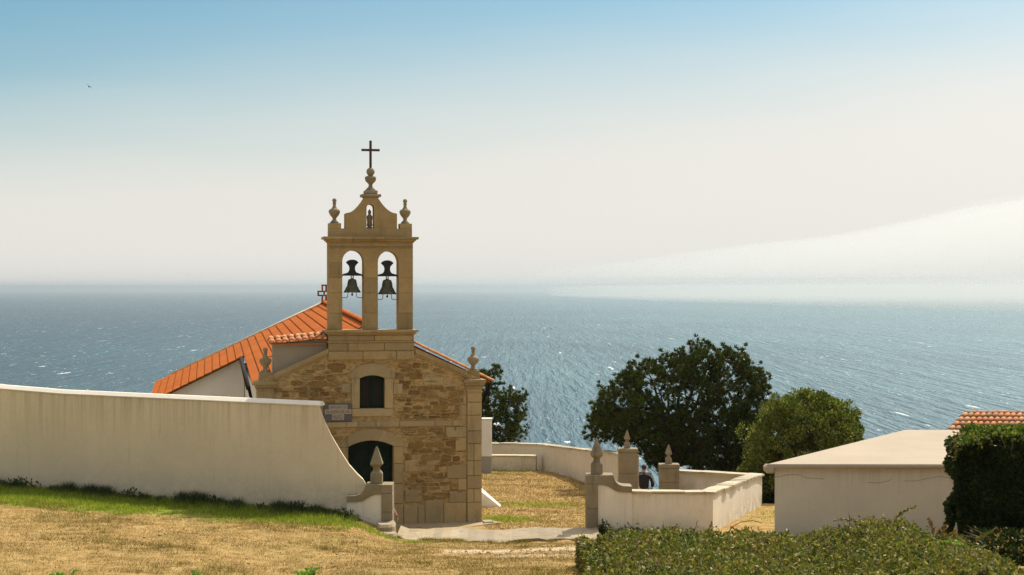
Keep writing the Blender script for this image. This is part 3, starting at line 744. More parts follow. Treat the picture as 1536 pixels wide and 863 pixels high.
# little rendered turret on the left shoulder with its barrel-tile cap
tw = MB(); tw.prism([(-2.93, 4.3), (-1.32, 5.1), (-1.32, 5.66), (-2.93, 5.50)], .20, 1.25); tow = tw.build('stair_turret', m_plaster('dirty_grey_render', (.33, .285, .215), .6), CH)
tc = MB(); nT = 9
for k in range(nT):
    x = lerp(-2.98, -1.36, k/(nT-1)); zf = lerp(5.53, 5.66, k/(nT-1))
    tc.barrel((x, .72, zf+.17), (x, .36, zf+.09), .075, .095, (0, 0, 1)); tc.barrel((x, .45, zf+.11), (x, .04, zf+.0), .085, .105, (0, 0, 1))
    tc.barrel((x, .70, zf+.16), (x, 1.35, zf+.02), .085, .10, (0, 0, 1))
for k in range(5):
    a, b = k/5, (k+1.12)/5
    tc.barrel((lerp(-2.9, -1.34, a), .72, lerp(5.67, 5.83, a)), (lerp(-2.9, -1.34, b), .72, lerp(5.67, 5.83, b)), .095, .085, (0, 0, 1))
tc.box(-3.0, -1.33, .10, 1.32, 5.50, 5.535)
tc.build('tile_cap', TILE, tow)
cb = MB(); A_, B_ = Vector((-3.05, .9, 5.1)), Vector((-1.3, -.02, 5.97))
cb.tube([A_.lerp(B_, k/8)-Vector((0, 0, .12*math.sin(math.pi*k/8))) for k in range(9)], .012, 5); cb.build('cable', YOKE, CH)
# doorstep slab before the facade
dsb = MB(); dsb.slab([(-2.6, -2.1), (-1.3, -2.5), (.6, -1.9), (2.9, -.95), (3.95, -.35), (3.85, .1), (-2.6, .0)], -.35, [.0, .0, .0, .01, .01, .01, .01])
dsb.box(3.44, 3.75, -.35, .1, -.1, .05, .02)
dsb.build('doorstep', CONC, CH)

# bells hang in the arches: things of their own
CHM = CH.matrix_basis
def chw(u, v, z): return Matrix.Translation((-4.30, 52, 0)) @ Matrix.Rotation(ROT, 4, 'Z') @ Vector((u, v, z))
def bell(cx, zl, r, label):
    o = chw(cx, .28, 0)
    b = thing('church_bell', label, 'bell', (o.x, o.y, zl), ROT, 'bells in the bell gable', local=True)
    H = r*1.62
    prof = [(r, 0), (r*.99, .03), (r*.86, .08), (r*.72, .16), (r*.61, H*.45), (r*.55, H*.68), (r*.50, H*.86), (r*.40, H*.96), (r*.12, H)]
    m = MB(); m.lathe(prof+[(r*.1, H+.02)], 0, 0, 28); m.build('bell_body', BRONZE, b)
    rim = MB(); rim.lathe([(r*.64, H*.40), (r*.66, H*.41), (r*.66, H*.43), (r*.635, H*.44)], 0, 0, 28); rim.lathe([(r*.545, H*.70), (r*.57, H*.71), (r*.57, H*.725), (r*.54, H*.735)], 0, 0, 28); rim.build('bell_moulding', BRONZE, b)
    y = MB(); z0 = H+.09
    half = [(.20, 0), (.285, .01), (.285, .055), (.20, .075), (.13, .10), (.09, .16), (.08, .24), (.10, .31), (.155, .37), (.19, .40), (.15, .45), (.08, .485), (0, .495)]
    y.prism([(x, z0+z) for x, z in half]+[(-x, z0+z) for x, z in half[-2::-1]], -.07, .07)
    y.box(-.335, .335, -.02, .02, z0+.0, z0+.035); yo = y.build('yoke', YOKE, b)
    ca_ = MB()
    for x in (-.03, .03): ca_.box(x-.014, x+.014, -.03, .03, H-.02, z0+.03)
    for s_ in (-1, 1): ca_.tube([(s_*.30, -.02, z0), (s_*.335, -.02, z0-.08)], .016, 6)
    ca_.build('iron_strap', YOKE, yo)
    c = MB(); c.tube([(0, 0, H*.7), (0, 0, -.05)], .012, 6); c.ball((0, 0, -.06), .032, 10, 6, (1, 1, 1.3)); c.build('clapper', YOKE, b)
    k = MB()
    for s_ in (-1, 1): k.tube([(s_*.335, 0, -.155), (s_*.17, 0, -.155), (s_*.14, 0, -.13), (s_*.125, 0, .01)], .011, 6)
    k.build('stay_rod', YOKE, b)
bell((oL[0]+oL[1])/2, 7.075, .262, 'smaller bronze bell hung slightly higher, in the left arch of the bell gable')
bell((oR[0]+oR[1])/2, 7.02, .285, 'wider bronze bell hung slightly lower, in the right arch of the bell gable')
# statue in the niche
o = chw(-.01, .28, 9.03)
st = MB()
st.lathe([(.085, 0), (.085, .06), (.05, .07), (.09, .09), (.075, .2), (.088, .32), (.09, .38), (.05, .43), (.035, .45), (.05, .48), (.052, .52), (.035, .56), (.005, .60)], 0, 0, 14, 0, True, .7)
sto = st.build('statue', GRAN_GREY, None, (0, 0, 0)); sto.location = o; sto.rotation_euler = (0, 0, ROT)
tag(sto, 'small stone figure standing in the crest niche above the bells', 'statue')

# ------------------------------------------------------------------ walls round the chapel
def wall_run(front, thick, tops, parent, name, mat, sink=.6, out=None):
    """solid wall along the polyline front [(x, y)], tops = heights at those points"""
    mb = MB(); n = len(front); back = []
    for i in range(n):
        a = Vector(front[max(i-1, 0)]); b = Vector(front[min(i+1, n-1)])
        t = (b-a).normalized(); back.append((front[i][0]-t.y*thick, front[i][1]+t.x*thick))
    for i in range(n-1):
        A, B, C, D = front[i], front[i+1], back[i+1], back[i]
        zb = min(gz(*A), gz(*B), gz(*C), gz(*D))-sink
        mb.slab([A, B, C, D], zb, [tops[i], tops[i+1], tops[i+1], tops[i]])
    return mb.build(name, mat, parent), back

# long white wall on the left with its scooped end
LW = thing('garden_wall', 'tall white rendered wall with sloping top and scooped end beside the chapel door', 'wall', (-9.5, 49.6, gz(-9.5, 49.4)))
pts = [(-24, 53.4), (-15.3, 51.0), (-13.33, 50.5), (-4.2, 48.4)]
tops = [4.72, 4.19, 4.07, 3.84]
lwb = MB()
P0, P1 = Vector((-13.33, 50.5)), Vector((-4.2, 48.4))
t = (P1-P0).normalized(); nrm = Vector((-t.y, t.x))
def wl(x, y):   # pixel -> (distance along the last run, height)
    k = (x-768)/F; s_ = (P0.x-k*P0.y)/(k*t.y-t.x); d = P0.y+t.y*s_
    return s_, CAMZ-(y-433)/F*d
curve = [(479.5, 609.5), (484, 624), (488, 634), (497, 653.5), (510, 676), (524, 698), (536.5, 712), (545, 720), (549, 727), (549, 790)]
outl = [(0, -.6), (0, 4.07)]+[wl(x, y) for x, y in curve]
outl[-1] = (outl[-2][0], -.6)
n = len(outl); TH = .42
fr = [(P0.x+t.x*s_, P0.y+t.y*s_, z) for s_, z in outl]; bk = [(a-.115*TH, b+.99*TH, z) if i > 1 else (a+nrm.x*TH, b+nrm.y*TH, z) for i, (a, b, z) in enumerate(fr)]
lwb.add(fr+bk, [list(range(n)), list(range(2*n-1, n-1, -1))]+[[i, (i+1) % n, n+(i+1) % n, n+i] for i in range(n)])
back = []
for i in range(2):
    A, B = Vector(pts[i]), Vector(pts[i+1]); tt = (B-A).normalized(); nn = Vector((-tt.y, tt.x))*TH
    lwb.slab([tuple(A), tuple(B), tuple(B+nn), tuple(A+nn)], -.4, [tops[i], tops[i+1], tops[i+1], tops[i]])
lwb.build('wall_body', WHITE, LW)
cpm = MB()
s_end, z_end = wl(479.5, 609.5)
Pend = P0+t*s_end
seq = [(Vector(pts[0]), tops[0]), (Vector(pts[1]), tops[1]), (P0, 4.07), (Pend, z_end)]
for i in range(3):
    (A, za), (B, zb) = seq[i], seq[i+1]; tt = (B-A).normalized(); nn = Vector((-tt.y, tt.x))
    prof = [(-.03, .003), (-.03, .03), (.12, .125), (TH-.12, .125), (TH+.03, .03), (TH+.03, .003)]
    vs = [(A.x+nn.x*p, A.y+nn.y*p, za+h) for p, h in prof]+[(B.x+nn.x*p, B.y+nn.y*p, zb+h) for p, h in prof]
    m_ = len(prof)
    cpm.add(vs, [list(range(m_)), list(range(2*m_-1, m_-1, -1))]+[[k, (k+1) % m_, m_+(k+1) % m_, m_+k] for k in range(m_)])
cpm.build('coping', COPW, LW)

FIN = [(.165, 0), (.165, .27), (.155, .30), (.10, .36), (.088, .42), (.10, .47), (.165, .52), (.178, .555), (.165, .59), (.035, 1.0), (.012, 1.04)]
def gatepost(px0, px1, d, ytop, sgn, fx, label, dep=.75):
    """gate pier with a stepped S-curved shoulder; sgn = +1 when the shoulder runs to the right"""
    xa, xb = (px0-768)/F*d, (px1-768)/F*d          # pier proper
    zt = CAMZ-(ytop-433)/F*d
    xm = (xa+xb)/2; zg = gz(xm, d)
    g = thing('gate_pier', label, 'gate pier', (xm, d, zg), 0, 'gate piers with pointed finials')
    pier = MB(); zz = zg-.4; hs = [.4+(zt-.25-zg)*.5, (zt-.25-zg)*.5, .25]
    for h in hs: pier.box(xa, xb, d-.0, d+dep, zz, zz+h-.006, .012); zz += h
    po = pier.build('pier_shaft', GRAN_GREY, g)
    s = sgn; xi = xb if s > 0 else xa
    # shoulder stone outline (offset from the inner pier edge, height under the top)
    upo = [(.0, 0), (.44, 0), (.47, -.10), (.52, -.20), (.60, -.27), (.72, -.31), (.98, -.325)]
    lo = [(.98, -.50), (.72, -.495), (.55, -.47), (.42, -.40), (.30, -.33), (.16, -.285), (.0, -.28)]
    ol = [(xi+s*a, zt+b-.004) for a, b in upo+lo]
    if s < 0: ol = ol[::-1]
    m = MB(); m.prism(ol, d+.015, d+dep-.02); m.build('shoulder_stone', GRAN_GREY, g)
    pn = [(xi, zg-.5)]+[(xi+s*a, zt+b-.007) for a, b in lo[::-1]]+[(xi+s*.98, zg-.5)]
    m = MB(); m.prism(pn, d+.05, d+dep-.06); m.build('rendered_panel', WHITE_OLD, g)
    f = MB(); fxw = (fx-768)/F*d; f.square([(r, z+zt) for r, z in FIN], fxw, d+.36); f.build('finial', GRAN_GREY, g)
    return zt
gatepost(572, 588.5, 48.0, 727, -1, 563.5, 'gate pier with pointed finial standing before the chapel door, at the white wall')
gatepost(879.5, 897, 49.0, 713, 1, 896, 'gate pier with pointed finial at the open end of the near enclosure wall')

def pillar(px0, px1, d, ytop, fx, sc, label, dep=.55):
    xa, xb = (px0-768)/F*d, (px1-768)/F*d; zt = CAMZ-(ytop-433)/F*d; xm = (xa+xb)/2; zg = gz(xm, d)
    g = thing('gate_pillar', label, 'pillar', (xm, d, zg), 0, 'pillars of the rear gate')
    m = MB(); h = zt-zg
    m.box(xa, xb, d, d+dep, zg-.6, zg+h*.55, .012); m.box(xa, xb, d, d+dep, zg+h*.55+.006, zt-.14, .012)
    m.build('pillar_shaft', GRAN_GREY, g)
    c = MB(); c.box(xa-.02, xb+.02, d-.02, d+dep+.02, zt-.134, zt, .015); c.build('capstone', GRAN_GREY, g)
    f = MB(); f.square([(r*sc, z*sc+zt) for r, z in FIN], (fx-768)/F*d, d+dep/2); f.build('finial', GRAN_GREY, g)
pillar(928, 956.5, 60.5, 673.5, 941.5, .62, 'squat square pillar with small finial at end of the long garden wall')
pillar(990, 1019, 60.2, 697, 1004, .66, 'lower pillar with pointed finial at the gate end of the enclosure')

def flag_coping(path, thick, zs, mat, parent, over=.06, th=.07, seg=.75):
    """irregular flagstones laid along path (front edge), heights zs"""
    mb = MB()
    for i in range(len(path)-1):
        A, B = Vector(path[i]), Vector(path[i+1]); L = (B-A).length; t_ = (B-A).normalized(); nn = Vector((-t_.y, t_.x)); s0 = -over*.5
        while s0 < L+over*.4:
            s1 = min(s0+seg*random.uniform(.6, 1.4), L+over*.5)
            if L+over*.5-s1 < .2: s1 = L+over*.5
            z0 = lerp(zs[i], zs[i+1], max(0, s0)/L)+random.uniform(0, .018); z1 = lerp(zs[i], zs[i+1], min(s1, L)/L)+random.uniform(0, .018)
            o0, o1 = over*random.uniform(.4, 1.5), over*random.uniform(.4, 1.5)
            ms = (s0+s1)/2
            out = [A+t_*(s0+.006)-nn*o0, A+t_*ms-nn*(o0+o1)*random.uniform(.35, .7), A+t_*(s1-.006)-nn*o1, A+t_*(s1-.006)+nn*(thick+o0), A+t_*(s0+.006)+nn*(thick+o1)]
            tk = th*random.uniform(.7, 1.2); zz = [z0, (z0+z1)/2, z1, z1, z0]
            mb.slab([tuple(p) for p in out], [z+.002 for z in zz], [z+tk for z in zz]); s0 = s1
    return mb.build('coping', mat, parent)

# enclosure on the right of the gate: front run, right run, rear run
d0 = 49.12
E = thing('enclosure_wall', 'low white enclosure wall with flagstone coping turning two corners before the pines', 'wall', (4.5, 49.2, gz(4.5, 49.2)))
xs0 = (897-768)/F*d0+.9
c0, c1, c2, c3 = (xs0, d0), (5.83, 49.5), (8.79, 60.0), (5.75, 61.4)
zz = [CAMZ-(741-433)/F*49.1, CAMZ-(741.5-433)/F*49.5, CAMZ-(714.5-433)/F*60.0, CAMZ-(708-433)/F*61.2]
wr, bk = wall_run([c0, c1, c2, c3], .42, zz, E, 'wall_body', WHITE_OLD)
# copings drawn run by run on the same lines
flag_coping([c0, c1], .40, [zz[0], zz[1]], FLAG, E); flag_coping([c1, c2], .40, [zz[1]+.002, zz[2]], FLAG, E); flag_coping([c2, c3], .40, [zz[2]+.004, zz[3]], FLAG, E)

# long garden wall behind the lawn
G = thing('boundary_wall', 'long streaked pale wall curving away along the lawn edge towards the sea', 'wall', (2.9, 73.5, gz(2.9, 73.5)))
gp = [(4.13, 60.9), (3.65, 66.5), (2.93, 73.5), (2.1, 78.2), (1.19, 82.0), (-1.3, 84.0), (-3.6, 84.2)]
gzs = [CAMZ-(685-433)/F*60.9, CAMZ-(680-433)/F*66.5, CAMZ-(676-433)/F*73.5, CAMZ-(671.5-433)/F*78.2, CAMZ-(668-433)/F*82, CAMZ-(666.5-433)/F*84, CAMZ-(666-433)/F*84.2]
gp2 = gp[::-1]; gz2 = gzs[::-1]
wall_run(gp2, .4, gz2, G, 'wall_body', PINKISH)
flag_coping(gp2, .4, gz2, FLAG, G, .05, .06, 1.1)
B = thing('low_wall', 'low pale retaining wall standing before the far corner of the boundary wall', 'wall', (-.2, 80.5, gz(-.2, 80.5)))
wall_run([(-2.2, 80.9), (1.12, 80.5)], .5, [CAMZ-(685-433)/F*80.7]*2, B, 'wall_body', PINKISH)
flag_coping([(-2.2, 80.9), (1.12, 80.5)], .5, [CAMZ-(685-433)/F*80.7+.003]*2, FLAG, B, .04, .05, 1.2)
V = thing('white_wall', 'plain bright white wall end with grey foot behind the chapel corner', 'wall', (-2.0, 78.6, gz(-2, 78.6)))
x0, x1 = -3.2, (737.5-768)/F*78.5; zt = CAMZ-(628-433)/F*78.5; zb = CAMZ-(685-433)/F*78.5
m = MB(); m.box(x0, x1, 78.5, 79.1, zb, zt-.05, .01); m.build('wall_body', CLEAN_WHITE, V)
m = MB(); m.box(x0, x1+.02, 78.48, 79.12, zt-.05, zt+.0, .01); m.build('coping', COPW, V)
m = MB(); m.box(x0, x1-.005, 78.505, 79.09, zb-2.0, zb-.004); m.build('plinth', m_plaster('grey_plinth', (.30, .28, .25), .4), V)
rp = W(722, 742, 60.0); rq = W(750, 748, 58.6); rt = W(722, 721, 60.6)
m = MB(); gzr = gz(-1, 60)
m.add([(-2.2, 59.6, gzr-.2), (rq.x, 58.6, gz(rq.x, 58.6)-.05), (rq.x+.02, 59.4, gz(rq.x, 59.4)-.05), (-2.2, 61.4, gzr-.2), (-2.2, 59.6, 1.0), (rq.x, 58.6, gz(rq.x, 58.6)+.04), (rq.x+.02, 59.4, gz(rq.x, 59.4)+.04), (-2.2, 61.4, 1.0)],
      [(0, 3, 2, 1), (4, 5, 6, 7), (0, 1, 5, 4), (1, 2, 6, 5), (2, 3, 7, 6), (3, 0, 4, 7)])
tag(m.build('ramp', COPW, None, (-1.4, 59.8, gzr)), 'sloping white concrete ramp beside the right flank of the chapel', 'ramp')

# threshold strip across the gateway, and the rough block under the left pier
m = MB(); xs = np.linspace(-3.2, 2.45, 24)
for i in range(23):
    a, b = xs[i], xs[i+1]
    f0, f1 = [47.15+.22*math.sin(q*1.7)+.12*math.sin(q*5.1)+.07*math.sin(q*17+1) for q in (a, b)]
    r0, r1 = 49.25+.1*math.sin(a*2.3), 49.25+.1*math.sin(b*2.3)
    h = lambda x: gz(x, 47.9)+.085+.02*math.sin(x*3.1)+.012*math.sin(x*11)
    m.slab([(a, f0), (b, f1), (b, r1), (a, r0)], -.6, [h(a)-.02, h(b)-.02, h(b)+.01, h(a)+.01])
tag(m.build('threshold', CONC, None, (-.4, 48.2, gz(-.4, 48.2))), 'worn pale concrete threshold strip crossing the gateway between the piers', 'threshold')
m = MB()
for (cx_, cy_, rx_, ry_, z1) in ((-3.52, 47.65, .27, .5, .68), (-3.42, 47.05, .25, .34, .48), (-3.80, 47.2, .22, .3, .5)):
    vv = [(math.copysign(abs(math.cos(k*math.pi/6+.2))**.5, math.cos(k*math.pi/6+.2))*rx_*random.uniform(.85, 1.1)+cx_, math.copysign(abs(math.sin(k*math.pi/6+.2))**.5, math.sin(k*math.pi/6+.2))*ry_*random.uniform(.85, 1.1)+cy_) for k in range(12)]
    tp_ = [(lerp(cx_, x, .86), lerp(cy_, y, .86)) for x, y in vv]
    zz_ = [z1+random.uniform(-.05, .02) for _ in vv]
    m.add([(x, y, -.3) for x, y in vv]+[(x, y, z-.07) for (x, y), z in zip(vv, zz_)]+[(x, y, z) for (x, y), z in zip(tp_, zz_)], [[k, (k+1) % 12, 12+(k+1) % 12, 12+k] for k in range(12)]+[[12+k, 12+(k+1) % 12, 24+(k+1) % 12, 24+k] for k in range(12)]+[[24+k for k in range(12)]])
tag(m.build('stone_block', CONC, None, (-3.5, 47.4, gz(-3.5, 47.4))), 'rough pale stone block at the foot of the pier with the scooped wall', 'stone block')

# ------------------------------------------------------------------ right: shed, old tiled house
SH = thing('shed', 'low grey-white shed with flat pale cement roof behind the hedge', 'shed', (11.0, 47.5, gz(11, 47.5)))
fl = W(1162, 703, 46.0); zr_ = CAMZ-(703-433)/F*46
m = MB(); m.slab([(fl.x, 46.0), (17.5, 46.0), (20.5, 56.8), (13.0, 56.8)], -.6, zr_); m.build('wall', SHEDM, SH)
m = MB()
e0 = W(1150, 700, 45.9)
m.slab([(e0.x+.02, 45.88), (17.5, 45.88), (20.6, 57.0), (13.12, 57.0)], zr_+.003, zr_+.13)
m.tube([(e0.x+.02, 45.90, zr_+.065), (17.5, 45.90, zr_+.065)], .068, 8); m.tube([(e0.x+.03, 45.88, zr_+.062), (13.12, 57.0, zr_+.062)], .067, 8)
m.box(e0.x-.04, e0.x+.22, 45.82, 46.3, zr_-.12, zr_+.10, .05)
m.build('roof', ROOFC, SH)
m = MB()
def crackline(px, d):
    P = [W(x, y, d) for x, y in px]
    for a, b in zip(P[:-1], P[1:]): m.add([(a.x, d-.003, a.z), (b.x, d-.003, b.z), (b.x, d-.003, b.z+.012), (a.x, d-.003, a.z+.010)], [(0, 1, 2, 3)])
crackline([(1163, 716), (1172, 715), (1180, 713), (1190, 712), (1200, 713), (1208, 717), (1220, 718), (1236, 719)], 45.998)
crackline([(1300, 724), (1320, 725), (1335, 721), (1338, 718)], 45.998); crackline([(1355, 722), (1375, 722), (1392, 718), (1410, 715), (1432, 719)], 45.998)
m.build('crack', m_simple('crack_line', (.20, .18, .16), .9), SH)

HS = thing('tiled_house', 'old house with mossy terracotta barrel-tile roof rising behind the shed', 'house', (19.5, 62, gz(19.5, 62)))
rl = W(1447, 621, 63.0)
ridge0 = Vector((rl.x, 63.0, rl.z)); ridge1 = ridge0+Vector((9.0, .3, -.05))
dn = Vector((-2.1, -3.4, -.98))
m = MB(); m.slab([(16.7, 60.2), (25, 60.2), (25, 64.6), (17.8, 64.6)], -2, 1.75); hw = m.build('wall', CLEAN_WHITE, HS)
m = MB(); a, b = ridge0, ridge1; c_, d_ = b+dn, a+dn
up_ = Vector((0, 0, -.09))
m.add([a+up_, b+up_, c_+up_, d_+up_], [(0, 1, 2, 3)]); dn2 = Vector((1.6, 3.4, -.98)); m.add([a+up_, b+up_, b+dn2, a+dn2], [(3, 2, 1, 0)])
m.add([a+up_*2, b+up_*2, c_+up_*2, d_+up_*2], [(3, 2, 1, 0)])
rfo = m.build('roof', SEAM, HS)
m = MB(); ncol = 40; upv = Vector((0, -.28, .96))
for i in range(ncol):
    s0 = ridge0.lerp(ridge1, (i+.3)/ncol)
    for j in range(8):
        p, q_ = s0+dn*(j/8)+Vector((random.uniform(-.01, .01), 0, .02)), s0+dn*((j+1.18)/8)+Vector((random.uniform(-.012, .012), 0, .035))
        m.barrel(p+upv*.0, q_, .085+random.uniform(-.008, .008), .105+random.uniform(-.006, .01), upv)
m.build('roof_tile', TILE_OLD, rfo)
m = MB()
for i in range(24):
    p, q_ = ridge0.lerp(ridge1, i/24)+Vector((0, 0, .02)), ridge0.lerp(ridge1, (i+1.12)/24)+Vector((0, 0, .035+random.uniform(-.01, .01)))
    m.barrel(p, q_, .10, .12, (0, 0, 1))
m.build('ridge_tile', TILE_OLD, rfo)
m = MB(); zq = gz(10.2, 68)
for i in range(60):
    x = 8.7+random.uniform(0, 3.0); z = zq+random.uniform(-.1, .62); s_ = random.uniform(.12, .28)
    m.ball((x, 67.5+random.uniform(-.1, .1), z), s_, 7, 5, (1.2, .8, .65))
tag(m.build('rubble_wall', m_granite('dark_field_stone', (.2, .17, .12), .4), None, (10.2, 67.5, zq)), 'dark dry-stone wall glimpsed between the enclosure and the shed', 'wall')

# ------------------------------------------------------------------ trees and shrubs
def in_poly(px, py, poly):
    ins = np.zeros(len(px), bool); n = len(poly); j = n-1
    for i in range(n):
        xi, yi = poly[i]; xj, yj = poly[j]
        c = ((yi > py) != (yj > py)) & (px < (xj-xi)*(py-yi)/(yj-yi+1e-9)+xi)
        ins ^= c; j = i
    return ins
def crown_points(poly, d, n, depth, edge=0.0):
    poly = np.array(poly, float); mn, mx = poly.min(0), poly.max(0)
    out = []
    while len(out) < n:
        q_ = RNG.uniform(mn, mx, size=(n*2, 2)); q_ = q_[in_poly(q_[:, 0], q_[:, 1], poly)]
        out += q_.tolist()
    q_ = np.array(out[:n]); cx = (mn+mx)/2; hw = (mx-mn)/2
    r2 = ((q_-cx)/hw); k = np.sqrt(np.clip(1-(r2**2).sum(1)*.8, .08, 1))
    dd = d+RNG.uniform(-1, 1, n)*depth*k
    X = (q_[:, 0]-768)/F*d; Z = CAMZ-(q_[:, 1]-433)/F*d
    return np.stack([X, dd, Z], 1)
def tufts(C, per, rad, K, L, Wd, upbias=.5, flat=.7):
    """needle sprays round each clump centre"""
    n = len(C)*per
    off = unit(RNG.normal(size=(n, 3)))*(RNG.uniform(.25, 1, (n, 1))**.6)*rad; off[:, 2] *= flat
    P = np.repeat(C, per, 0)+off
    D = unit(unit(off)+RNG.normal(size=(n, 3))*.35+np.array([0, 0, upbias]))
    P2 = np.repeat(P, K, 0); D2 = unit(np.repeat(D, K, 0)+RNG.normal(size=(n*K, 3))*.55)
    return leaf_quads(P2, D2, RNG.uniform(.7, 1.2, n*K)*L, Wd)
def branches(base, fork, C, nprim, r0, par, mat=BARK, name='trunk', sag=.0):
    m = MB(); base = Vector(base); fork = Vector(fork)
    mid = base.lerp(fork, .5)+Vector((.12, 0, 0))
    m.tube([base, mid, fork], [r0, r0*.85, r0*.72], 9)
    tr = m.build(name, mat, par)
    m = MB(); idx = RNG.choice(len(C), nprim, replace=False); prim = []
    for i in idx:
        e = Vector(C[i]); s_ = fork+Vector((random.uniform(-.15, .15), random.uniform(-.15, .15), random.uniform(-.35, .1)))
        L = (e-s_).length; pp = []
        for k in range(7):
            t_ = k/6; p = s_.lerp(e, t_)+Vector((random.uniform(-.05, .05)*L*.5, random.uniform(-.05, .05)*L*.5, math.sin(math.pi*t_)*L*.07)); pp.append(p)
        rr = [r0*.42*(1-.85*k/6) for k in range(7)]
        m.tube(pp, rr, 6); prim += [(p, rr[k]) for k, p in enumerate(pp[1:], 1)]
    PP = np.array([tuple(p) for p, _ in prim])
    for c in C:
        dd = np.linalg.norm(PP-c, axis=1); k = int(dd.argmin())
        if dd[k] < .05: continue
        a, b = Vector(PP[k]), Vector(c); mdl = a.lerp(b, .5)+Vector((random.uniform(-.1, .1), random.uniform(-.1, .1), random.uniform(-.02, .12)))*dd[k]*.6
        m.tube([a, mdl, b], [min(prim[k][1]*.7, .05), .022, .01], 5)
    m.build('limb', mat, tr)
    return tr

BIG = [(868, 646), (884, 610), (899, 580), (932, 556), (950, 535), (980, 533), (998, 521), (1022, 516), (1043, 508), (1071, 506), (1089, 522), (1104, 513), (1122, 522), (1138, 549), (1154, 561), (1154, 591), (1170, 597), (1168, 618), (1150, 660), (1140, 715), (1112, 722), (1071, 712), (1041, 702), (1010, 684), (1000, 704), (990, 716), (974, 704), (968, 676), (955, 671), (920, 664), (890, 655)]
def inset(poly, kx, ky):
    cx = sum(p[0] for p in poly)/len(poly); cy = sum(p[1] for p in poly)/len(poly)
    return [(cx+(x-cx)*kx, cy+(y-cy)*ky) for x, y in poly]
BIG = inset(BIG, .94, .90); BIG = [(x, y+4) for x, y in BIG]
dP = 68.0
tb = W(980, 762, dP)
T = thing('pine_tree', 'broad dark pine tree spreading behind the enclosure wall', 'tree', (tb.x, dP, gz(tb.x, dP)), 0, None)
C = crown_points(BIG, dP, 560, 2.6); zm_ = C[:, 2]; C = np.concatenate([C[:380], C[380:][zm_[380:] < np.median(zm_)]])
def rim_points(poly, d, step, jit, dep):
    out = []
    for (x0, y0), (x1, y1) in zip(poly, poly[1:]+poly[:1]):
        k = max(1, int(math.hypot(x1-x0, y1-y0)/step))
        for i in range(k):
            x, y = lerp(x0, x1, (i+random.random())/k)+random.uniform(-jit, jit), lerp(y0, y1, (i+random.random())/k)+random.uniform(-jit, jit)
            out.append(tuple(W(x, y, d)+Vector((0, random.uniform(-dep, dep), 0))))
    return np.array(out)
RIM = rim_points(BIG, dP, 8, 9, 1.4)
br = branches((tb.x, dP, gz(tb.x, dP)-.3), W(1004, 694, dP), C, 26, .26, T)
np_mesh('crown', np.concatenate([tufts(C, 11, .28, 22, .19, .036, .75, .95), tufts(RIM, 6, .15, 24, .17, .036, 1.4, 2.0)]), 4, PINE, T)

LP = [(690, 560), (722, 562), (735, 556), (745, 549), (752, 570), (762, 575), (770, 590), (783, 590), (780, 610), (787, 625), (794, 637), (785, 650), (770, 668), (735, 675), (690, 675)]
dL = 89.0; tb = W(728, 690, dL)
T = thing('pine_tree', 'small dark pine tree showing past the right shoulder of the chapel', 'tree', (tb.x, dL, gz(tb.x, dL)), 0, None)
LP = inset(LP, .93, .93)
C = crown_points(LP, dL, 100, 1.6)
branches((tb.x, dL, gz(tb.x, dL)-.3), W(730, 650, dL), C, 12, .18, T)
RIM = rim_points(LP[1:-1], dL, 8, 6, .8)
np_mesh('crown', np.concatenate([tufts(C, 12, .34, 20, .22, .042, .75, .95), tufts(RIM, 5, .16, 20, .2, .04, 1.2, 1.5)]), 4, PINE, T)

BU = [(1112, 745), (1118, 690), (1126, 645), (1140, 615), (1160, 600), (1182, 596), (1203, 584), (1222, 588), (1250, 597), (1276, 605), (1284, 625), (1294, 645), (1286, 670), (1250, 700), (1180, 745)]
BU = [(x, y+5) for x, y in inset(BU, .92, .91)]; dB = 63.5; tb = W(1200, 740, dB)
T = thing('broadleaf_tree', 'rounded light-topped broadleaf tree between the pine and the shed roof', 'tree', (tb.x, dB, gz(tb.x, dB)))
C = crown_points(BU, dB, 150, 2.0); branches((tb.x, dB, gz(tb.x, dB)-.3), W(1200, 700, dB), C, 14, .16, T)
ctr = np.array([C[:, 0].mean(), dB, C[:, 2].mean()])
C2 = crown_points(BU, dB, 900, 2.1); rr_ = np.linalg.norm((C2-ctr)/np.array([2.1, 2.0, 1.9]), axis=1); C2 = C2[np.argsort(-rr_)[:250]]
C = np.concatenate([C[:70], C2, crown_points(BU, dB, 150, 1.0), rim_points(BU, dB, 10, 10, 1.2)]); NL = 170
n = len(C)*NL; off = unit(RNG.normal(size=(n, 3)))*(RNG.uniform(.3, 1, (n, 1))**.5)*np.repeat(RNG.uniform(.14, .32, (len(C), 1)), NL, 0); off[:, 2] *= 1.15
P = np.repeat(C, NL, 0)+off
np_mesh('crown', leaf_quads(P, unit(off)+np.array([0, 0, .55])+RNG.normal(size=(n, 3))*.4, RNG.uniform(.07, .12, n), RNG.uniform(.045, .07, n)), 4, BUSHL, T)

